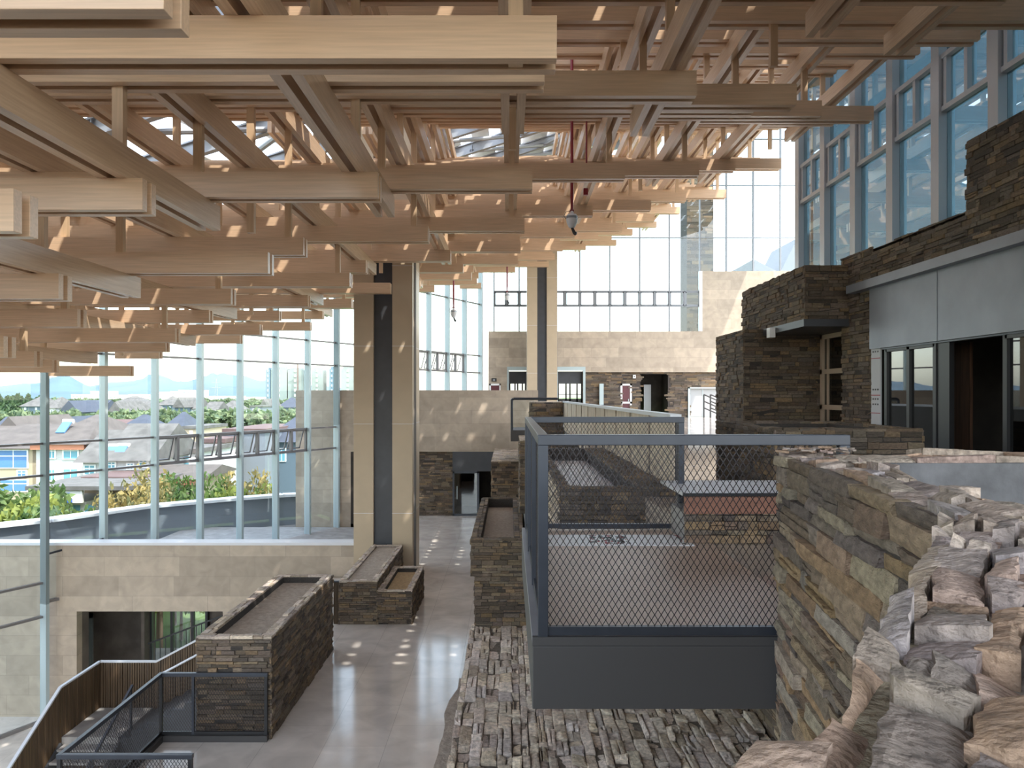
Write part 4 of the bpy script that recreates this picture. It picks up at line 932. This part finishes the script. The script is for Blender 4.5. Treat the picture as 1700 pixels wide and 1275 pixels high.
# ------------------------------------------------------------------ outside: ground, town, trees, hills
ZG = -9.0
MB().box(-900, 1500, 26, 3600, ZG - 1, ZG).build('ground', M['ground'], kind='structure')
def hill(name, pts, D, m, z0=ZG):
    mb = MB(); rows = 7; depth = D * .35; n = len(pts); hts = [EYE + (655 - p[1]) / FPX * D for p in pts]
    for r_ in range(rows):
        s = r_ / (rows - 1); k = math.sin(s * math.pi / 2) if r_ < rows else 1
        for i, p in enumerate(pts):
            jz = noise.noise(Vector((i * .6, r_ * 1.3, D))) * (hts[i] - z0) * .12 * (1 - abs(2 * s - 1))
            x = (p[0] - 845) / FPX * (D + (s - .6) * depth); mb.v.append((x, D + (s - .6) * depth, z0 + (hts[i] - z0) * math.sin(min(1, s / .6) * math.pi / 2) * (1 if s < .65 else 1 - (s - .65)) + jz))
    for r_ in range(rows - 1):
        for i in range(n - 1): q = r_ * n + i; mb.f.append((q, q + 1, q + n + 1, q + n))
    return mb.build(name, m, kind='structure', smooth=True)
def dense(pts, st=6):
    out = []
    for (a, b), (c, d) in zip(pts, pts[1:]):
        k = max(1, int((c - a) / st))
        for i in range(k): s = i / k; out.append((a + (c - a) * s, b + (d - b) * (s * s * (3 - 2 * s))))
    return out + [pts[-1]]
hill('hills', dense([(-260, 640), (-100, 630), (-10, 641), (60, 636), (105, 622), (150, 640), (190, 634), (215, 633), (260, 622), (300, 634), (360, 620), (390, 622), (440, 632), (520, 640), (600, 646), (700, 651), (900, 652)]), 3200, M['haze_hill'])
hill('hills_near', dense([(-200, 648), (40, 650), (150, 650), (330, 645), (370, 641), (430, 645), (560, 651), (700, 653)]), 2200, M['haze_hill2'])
def house(px0, px1, pyt, D, dp, wall, roof, label, rh=2.2, pyb=None, rt='gable', wins=(), glass='teal_glass', z0=ZG, band=None, cat='house', name='house', wide=1.0):
    """front wall between two picture columns at distance D, eaves at row pyt"""
    x0, x1_ = (px0 - 845) / FPX * D, (px1 - 845) / FPX * D; ze = EYE - (pyt - 655) / FPX * D
    t = thing(name, label, cat, ((x0 + x1_) / 2, D, z0), 'houses of the town beyond the glazing')
    MB().box(x0, x1_, D, D + dp, z0, ze).build('wall', M[wall], t)
    mb = MB(); ov = .5; k = len(mb.v)
    if rt == 'gable':      # ridge along x
        ym = D + dp / 2
        mb.v += [(x0 - ov, D - ov, ze - .1), (x1_ + ov, D - ov, ze - .1), (x1_ + ov, ym, ze + rh), (x0 - ov, ym, ze + rh), (x1_ + ov, D + dp + ov, ze - .1), (x0 - ov, D + dp + ov, ze - .1)]
        mb.f += [(0, 1, 2, 3), (3, 2, 4, 5), (0, 3, 5), (1, 4, 2), (0, 5, 4, 1)]
    elif rt == 'gable_y':
        xm = (x0 + x1_) / 2
        mb.v += [(x0 - ov, D - ov, ze - .1), (xm, D - ov, ze + rh), (xm, D + dp + ov, ze + rh), (x0 - ov, D + dp + ov, ze - .1), (x1_ + ov, D - ov, ze - .1), (x1_ + ov, D + dp + ov, ze - .1)]
        mb.f += [(0, 1, 2, 3), (1, 4, 5, 2), (0, 4, 1), (3, 2, 5), (0, 3, 5, 4)]
    elif rt == 'hip':
        r_ = min(dp / 2, (x1_ - x0) / 2.3); ym = D + dp / 2
        mb.v += [(x0 - ov, D - ov, ze - .1), (x1_ + ov, D - ov, ze - .1), (x1_ + ov, D + dp + ov, ze - .1), (x0 - ov, D + dp + ov, ze - .1), (x0 + r_, ym, ze + rh), (x1_ - r_, ym, ze + rh)]
        mb.f += [(0, 1, 5, 4), (1, 2, 5), (2, 3, 4, 5), (3, 0, 4), (0, 3, 2, 1)]
    else:
        mb.box(x0 - .15, x1_ + .15, D - .15, D + dp + .15, ze, ze + .35)
    mb.build('roof', M[roof], t)
    if band: MB().box(x0 - .25, x1_ + .25, D - .35, D, ze - .5, ze - .12).build('eaves_band', M[band], t)
    for (a, b, c, d) in wins:
        xa, xb = (a - 845) / FPX * D, (b - 845) / FPX * D; za, zb = EYE - (d - 655) / FPX * D, EYE - (c - 655) / FPX * D
        f_ = MB(); f_.box(xa - .08, xb + .08, D - .08, D, za - .08, zb + .08); fo = f_.build('window', M['white'], t)
        nv = max(2, int((xb - xa) / .8)); g_ = MB()
        for i in range(nv):
            q0, q1 = xa + (xb - xa) * i / nv + .04, xa + (xb - xa) * (i + 1) / nv - .04; zm = za + (zb - za) * .68
            g_.box(q0, q1, D - .1, D - .075, za, zm - .04); g_.box(q0, q1, D - .1, D - .075, zm + .04, zb)
        g_.build('pane', M[glass], fo)
    return t
house(-70, 54, 742, 60, 12, 'wall_cream', 'tile_brown', 'cream town house with wide blue windows and brown roof, far left', 1.6, rt='gable', wins=[(-30, -5, 750, 775), (0, 46, 748, 776), (0, 46, 797, 815), (30, 44, 782, 792)], glass='blue_glass')
house(-10, 50, 733, 66, 8, 'wall_cream', 'tile_brown', 'brown gabled roof dormer above the cream house', 2.2, rt='gable_y')
house(60, 138, 735, 57, 11, 'wall_white', 'tile_brown', 'white town house with orange eaves band and paired windows', 2.0, rt='hip', wins=[(82, 92, 743, 760), (106, 130, 742, 761), (82, 92, 780, 797), (106, 130, 779, 797), (82, 130, 822, 835)], band='brick')
house(138, 178, 765, 55, 7, 'wall_white', 'tile_grey', 'white low house with ragged grey tiled roof, left of its twin', 2.1, rt='gable', wins=[(141, 158, 773, 787)])
house(180, 245, 762, 54, 8, 'wall_white', 'tile_grey', 'white low house with grey tiled roof and solar panels', 2.4, rt='gable', wins=[(180, 192, 768, 778), (212, 222, 770, 778), (232, 245, 764, 775)])
house(250, 330, 752, 60, 9, 'wall_white', 'tile_grey', 'white house seen through the first open sashes', 1.5, rt='flat', wins=[(258, 275, 733, 760), (297, 315, 757, 775), (262, 272, 780, 790)])
house(330, 372, 735, 66, 10, 'wall_cream', 'tile_red', 'cream house under a long rusty red roof', 1.2, rt='flat', wins=[(340, 350, 745, 760)])
house(372, 440, 718, 70, 12, 'wall_grey', 'tile_red', 'grey windowless block with a flat rusty top', .8, rt='flat')
house(440, 500, 732, 74, 10, 'wall_slate', 'tile_blue', 'slate house with white framed windows beside the beige outer wall', 2.2, rt='hip', wins=[(462, 474, 745, 765)])
house(95, 165, 738, 78, 8, 'wall_white', 'tile_brown', 'house with brown roof and white dormer behind the white house', 1.6, rt='hip')
house(168, 232, 734, 82, 9, 'wall_grey', 'tile_grey', 'house with speckled grey roof in the middle of the town', 1.5, rt='hip')
house(-20, 62, 722, 105, 9, 'wall_white', 'tile_blue', 'long slate blue roofed row at far left', 2.4, rt='gable', wins=[(3, 8, 706 + 14, 712 + 14)])
house(82, 118, 720, 108, 9, 'wall_white', 'tile_blue', 'white gabled house with slate blue roof behind the first mullion', 2.4, rt='gable_y')
house(138, 228, 712, 122, 10, 'wall_white', 'tile_red', 'low white building with faded red roof in mid distance', 1.4, rt='gable', wins=[(146, 150, 702 + 12, 706 + 12)])
house(182, 246, 722, 100, 9, 'wall_slate', 'tile_blue', 'slate blue roofed house left of the third mullion', 2.6, rt='hip')
house(262, 300, 720, 100, 9, 'wall_slate', 'tile_blue', 'slate blue gabled house right of the third mullion', 2.8, rt='hip')
house(305, 335, 712, 92, 8, 'wall_cream', 'tile_grey', 'small tan house with one dark window', 1.2, rt='flat', wins=[(316, 319, 708 + 8, 714 + 8)])
for i, (a, b, py, D, wl_, rf, rt, lb) in enumerate([
    (36, 66, 674, 190, 'wall_slate', 'tile_grey', 'hip', 'slate walled villa with hipped roof beside the conifers'), (72, 92, 677, 180, 'wall_white', 'tile_grey', 'hip', 'white villa with grey roof right of the slate villa'),
    (102, 130, 684, 170, 'wall_slate', 'tile_blue', 'gable_y', 'slate gabled house above the tree belt'), (128, 164, 682, 185, 'wall_white', 'tile_blue', 'gable', 'long dark roofed house left of the second mullion'),
    (181, 204, 687, 160, 'wall_slate', 'tile_grey', 'gable_y', 'teal grey gabled house right of the second mullion'), (204, 220, 684, 170, 'wall_white', 'tile_grey', 'hip', 'little white house next to the teal grey gable'),
    (218, 246, 683, 180, 'wall_slate', 'tile_grey', 'hip', 'slate house with pale roof at the third mullion'), (182, 240, 671, 240, 'wall_grey', 'tile_grey', 'hip', 'pale roofed row in front of the white works'),
    (262, 288, 672, 230, 'wall_slate', 'tile_grey', 'hip', 'distant grey roofed house right of the third mullion'), (290, 304, 676, 200, 'wall_slate', 'tile_grey', 'gable_y', 'pale blue gabled house near the fourth mullion'),
    (304, 324, 678, 205, 'wall_white', 'tile_grey', 'gable', 'white house left of the fourth mullion'), (338, 356, 684, 190, 'wall_white', 'tile_grey', 'gable', 'pale roofed house below the pylon'),
    (362, 392, 680, 215, 'wall_white', 'tile_grey', 'hip', 'white house with small windows left of the fifth mullion'), (415, 436, 676, 165, 'wall_grey', 'tile_grey', 'flat', 'tall plain grey house block in the trees'),
    (432, 445, 680, 180, 'wall_white', 'tile_grey', 'gable_y', 'white house behind the plain grey block'), (462, 490, 676, 200, 'wall_slate', 'tile_blue', 'hip', 'dark roofed house beside the beige outer wall')]):
    house(a, b, py, D, 10, wl_, rf, lb, 2.6 if rt != 'flat' else 1, rt=rt, wins=[(a + 5, a + 7, py + 3, py + 6), (b - 7, b - 5, py + 3, py + 6)] if b - a > 15 else [])
for i, (a, b, py, D) in enumerate([(118, 150, 655, 620), (150, 166, 650, 640), (180, 215, 656, 600), (214, 262, 655, 620), (262, 282, 651, 640), (283, 296, 650, 600), (296, 322, 648, 610), (340, 388, 658, 640), (400, 420, 660, 560)]):
    house(a, b, py, D, 30, 'wall_white', 'wall_white', 'distant white works building, %s from the left' % ORD[i], 1, rt='flat', name='works_building', cat='building', wins=[(a + 3 + k * 6, a + 6 + k * 6, py + 2, py + 4) for k in range(int((b - a - 4) / 6))])
for i, (a, b, py, pd) in enumerate([(441, 449, 613, 'tower_blue'), (450, 476, 612, 'scaffold'), (478, 503, 614, 'scaffold'), (517, 536, 614, 'scaffold'), (546, 556, 612, 'tower_blue'), (566, 590, 612, 'scaffold')]):
    D = 950; x0, x1_ = (a - 845) / FPX * D, (b - 845) / FPX * D; z1 = EYE + (655 - py) / FPX * D
    t = thing('tower_block', 'hazy high rise block on the skyline, %s from the left' % ORD[i], 'building', (x0, D, ZG), 'high rise blocks on the skyline')
    MB().box(x0, x1_, D, D + 20, ZG, z1).build('shaft', M[pd], t)
    mb = MB()
    for z in np.arange(ZG + 6, z1 - 2, 6.2): mb.box(x0 + (x1_ - x0) * .42, x0 + (x1_ - x0) * .55, D - .8, D, z, z + 2.6)
    mb.build('hoist_landing', M['white'], t); MB().box(x0 + 2, x1_ - 3, D + 3, D + 15, z1, z1 + 2.5).build('roof_plant', M[pd], t)
t = thing('tower_crane', 'thin tower crane standing over the high rise blocks', 'crane', (-265, 940, ZG))
D = 940; xc = (494 - 845) / FPX * D; MB().box(xc - .8, xc + .8, D, D + 1.6, ZG, EYE + 52 / FPX * D).build('mast', M['tile_red'], t); MB().box(xc - 5, xc + 9, D, D + 1.2, EYE + 50 / FPX * D, EYE + 51.3 / FPX * D).build('jib', M['tile_red'], t)
t = thing('power_pylon', 'slender lattice power pylon in front of the hills', 'pylon', ((359 - 845) / FPX * 420, 420, ZG))
xc = (359 - 845) / FPX * 420; zt = EYE + 26 / FPX * 420; mb = MB()
for sx in (-1, 1): mb.tube((xc + sx * 1.6, 420, ZG), (xc + sx * .15, 420, zt), .13, 5)
for k in range(9): z = ZG + (zt - ZG) * k / 9; w_ = 1.6 - 1.45 * k / 9; mb.tube((xc - w_, 420, z), (xc + w_ * .85, 420, z + (zt - ZG) / 9), .08, 4)
mb.build('mast', M['steel_grey'], t)
mb = MB()
for z in (zt - 2, zt - 5): mb.tube((xc - 2.6, 420, z), (xc + 2.6, 420, z), .12, 5)
mb.build('cross_arm', M['steel_grey'], t)
# solar heaters
for (a, py, D, lb) in ((105, 719, 59, 'blue solar water heater on the brown roof of the white house'), (182, 762, 54.5, 'left solar panel of the pair on the grey tiled roof'), (198, 761, 54.5, 'right solar panel of the pair on the grey tiled roof')):
    x = (a - 845) / FPX * D; z = EYE - (py - 655) / FPX * D; t = thing('solar_heater', lb, 'solar panel', (x, D, z), 'rooftop solar heaters')
    MB().obox((x - .35, D - .4, z), (.7, 0, 0), (0, 1.0, .8), (0, -.06, .08)).build('collector', M['blue_glass'], t); MB().tube((x - .4, D + .7, z + .9), (x + .4, D + .7, z + .9), .18, 10).build('tank', M['white'], t)
# shop sign building
t = thing('shop_building', 'single storey white shop with a blue and white sign behind the first mullion', 'building', (-29, 46, ZG))
D = 46; q = lambda px, py: ((px - 845) / FPX * D, EYE - (py - 655) / FPX * D)
(xa, za), (xb, zb) = q(60, 833), q(143, 812)
MB().box(xa, xb, D, D + 6, ZG, za).build('wall', M['ac'], t); MB().box(xa - .3, xb + 3, D - .6, D + 7, zb, zb + .25).build('roof', M['tile_grey'], t)
so_ = MB().box(q(57, 0)[0], q(144, 0)[0], D - .5, D - .3, za, zb).build('sign_board', M['ac'], t)
(u0, v0), (u1, v1) = q(81, 832), q(128, 825.5)
MB().box(u0, u1, D - .53, D - .5, v0 - .02, v0 + .22).build('sign_band', M['sign_blue'], so_)
mb = MB(); rnd = random.Random(12)
for k in range(5):                      # five square characters
    ux = u0 + .05 + k * (u1 - u0) / 5.1; s = .27; vz = v0 + .30
    mb.box(ux, ux + .03, D - .53, D - .5, vz, vz + s); mb.box(ux, ux + s * .7, D - .53, D - .5, vz + s - .03, vz + s)
mb.build('sign_lettering', M['sign_blue'], so_)
for k in range(4): MB().box(xa + .6 + k * .8, xa + 1.1 + k * .8, D - .03, D, za - 1.2, za - .2).build('window', M['teal_glass'], t)
house(140, 240, 800, 50, 6, 'wall_cream', 'tile_red', 'single storey house with red edged roof behind the yellow tree', .5, rt='flat', band='brick')
house(245, 330, 792, 52, 6, 'wall_cream', 'tile_brown', 'low annex with brown roof behind the green shrubs', .6, rt='gable', band='brick')

# trees
def foliage_mesh(seed, m, n=2600, leaf=.22, conifer=False):
    rs = np.random.RandomState(seed)
    if conifer:
        h = rs.rand(n) ** 1.4; ang = rs.rand(n) * 6.283; rad = (1 - h) * .42 * (.6 + .4 * rs.rand(n)) + .02
        C = np.stack([rad * np.cos(ang), rad * np.sin(ang), .12 + h * .88], 1)
    else:
        nc = 26; cc = rs.randn(nc, 3); cc /= np.linalg.norm(cc, axis=1)[:, None]; cc *= (rs.rand(nc, 1) ** .4) * [[.38, .38, .30]]; cc[:, 2] += .66
        idx = rs.randint(0, nc, n); d = rs.randn(n, 3); d /= np.linalg.norm(d, axis=1)[:, None]; C = cc[idx] + d * (.13 * rs.rand(n, 1) ** .3)
    a = rs.randn(n, 3); a /= np.linalg.norm(a, axis=1)[:, None]; b = np.cross(a, rs.randn(n, 3)); b /= np.linalg.norm(b, axis=1)[:, None]
    s = leaf / 8 * (.6 + .8 * rs.rand(n, 1))
    V = np.stack([C - a * s, C - b * s * .5, C + a * s, C + b * s * .5], 1).reshape(-1, 3)
    me = bpy.data.meshes.new('foliage'); me.from_pydata(V.tolist(), [], [(4 * i, 4 * i + 1, 4 * i + 2, 4 * i + 3) for i in range(n)]); me.materials.append(m); return me
def trunk_mesh():
    mb = MB(); mb.tube((0, 0, 0), (0, 0, .55), .022, 8, .012)
    for k in range(6): a = k * 1.05; mb.tube((0, 0, .3 + .03 * k), (.2 * math.cos(a), .2 * math.sin(a), .55 + .03 * k), .009, 5, .003)
    me = bpy.data.meshes.new('trunk'); me.from_pydata(mb.v, [], mb.f); me.materials.append(M['trunk']); return me
TM = trunk_mesh()
FM = {'a': [foliage_mesh(1, M['leaf_a'], 5000, .20), foliage_mesh(2, M['leaf_a'], 5000, .20)], 'b': [foliage_mesh(3, M['leaf_b'], 5000, .20), foliage_mesh(4, M['leaf_b'], 5000, .2)], 'c': [foliage_mesh(5, M['leaf_c'], 2600, .17)], 'd': [foliage_mesh(6, M['leaf_d'], 2200, .3, True)], 'f': [foliage_mesh(7, M['leaf_f'], 1800, .42)]}
def tree(x, y, z0, h, kind, label, group, k=0, wide=1.0, cat='tree', name='tree'):
    t = thing(name, label, cat, (x, y, z0), group); t.scale = (h * wide, h * wide, h)
    t.rotation_euler = (0, 0, k * 1.7)
    for nm, me in (('foliage', FM[kind][k % len(FM[kind])]), ('trunk', TM)):
        o = bpy.data.objects.new(nm, me); COL.objects.link(o); o.parent = t
def ptree(px, pyt, D, kind, label, group, k, wide=1.0, name='tree'):
    zt = EYE - (pyt - 655) / FPX * D; tree((px - 845) / FPX * D, D, ZG, (zt - ZG) * .955, kind, label, group, k, wide, name=name)
near = [(12, 775, 42, 'a', 'dark green leafy tree at far left beyond the terrace', 1.0), (35, 812, 38, 'b', 'bright yellow green tree below it at far left', .8), (-30, 800, 38, 'b', 'yellow green tree at the left border', .9), (62, 815, 41, 'b', 'small bright tree behind the first mullion', .5),
        (112, 822, 37, 'a', 'leafy green tree under the shop sign', .8), (140, 838, 37, 'a', 'lower green tree right of the shop sign', .6), (218, 770, 43, 'c', 'golden leaved tree in front of the low red roofed house', .75), (188, 815, 42, 'c', 'small golden tree left of the big golden one', .5),
        (268, 800, 41, 'c', 'golden shrub tree below the first sashes', .5), (290, 778, 48, 'a', 'green tree behind the first open sashes', .6), (348, 778, 44, 'a', 'green tree between third and fourth mullion', .55), (372, 790, 43, 'b', 'bright green tree between fourth and fifth mullion', .6), (425, 772, 45, 'c', 'sparse golden tree right of the fifth mullion', .6), (400, 800, 44, 'a', 'low green tree by the fifth mullion', .5), (476, 778, 46, 'b', 'bright green tree next to the beige outer wall', .6),
        (318, 812, 42, 'b', 'yellow green bush tree left of the fourth mullion', .5)]
for i, (px, py, D, kd, lb, wd) in enumerate(near): ptree(px, py, D, kd, lb, 'trees just outside the terrace', i, wd)
rnd = random.Random(21)
for i in range(46):
    px = -30 + i * 11.8 + rnd.uniform(-3, 3); D = rnd.uniform(128, 150)
    ptree(px, 683 + rnd.uniform(-4, 5) + (6 if i % 5 == 0 else 0), D, 'f', 'bushy green tree of the belt below the villas, %d steps from the left' % (i + 1) if False else 'bushy green tree in the belt crossing the town', 'tree belt below the villas', i, 1.1)
for i in range(40):
    px = 75 + i * 11 + rnd.uniform(-4, 4); D = rnd.uniform(300, 380)
    ptree(px, 663 + rnd.uniform(-2, 3), D, 'f', 'distant tree in the row before the white works', 'distant trees before the white works', i, 1.9)
for i in range(26):
    px = -25 + i * 4.1 + rnd.uniform(-2, 2); D = rnd.uniform(205, 240)
    ptree(px, 650 + rnd.uniform(-5, 8) + i * .25, D, 'd', 'tall dark conifer in the grove at far left', 'conifer grove at far left', i, .75, name='conifer')
for i in range(8):
    D = 45; ptree(190 + i * 26 + rnd.uniform(-8, 8), 890 + rnd.uniform(-20, 20), D, 'b' if i % 2 else 'a', 'green tree seen through the lower hall window', 'trees seen through the lower hall window', i, .8)
# stone clad pier and roofs of the neighbouring wing behind the back glazing
mb = MB(); stone_block(mb, 12.3, 14.1, 52, 54, ZG, 26, 401, 'F', ch=(.15, .3), sl=(.4, 1.2)); tag(mb.build('stone_tower', M['stone']), 'stone clad tower outside behind the back glazing', 'tower')
MB().box(10, 26, 50, 68, ZG - .5, ZU - 4.0).build('wall_rear_podium', M['wall_grey'], kind='structure') if False else None
t = thing('roof_wing', 'pale outside wing with angled roof behind the right back glazing', 'building', (21, 60, ZU))
mb = MB(); mb.v = [(19.5, 60, ZG), (24, 60, ZG), (24, 60, 18.5), (23, 60, 18.2), (21.6, 60, 15.4), (19.5, 60, 16.5), (19.5, 66, ZG), (24, 66, ZG), (24, 66, 18.5), (23, 66, 18.2), (21.6, 66, 15.4), (19.5, 66, 16.5)]
mb.f = [(0, 1, 2, 3, 4, 5), (11, 10, 9, 8, 7, 6)] + [(i, (i + 1) % 6 + 0, (i + 1) % 6 + 6, i + 6) for i in range(6)]
mb.build('wall', M['wall_grey'], t)
bpy.context.view_layer.update()
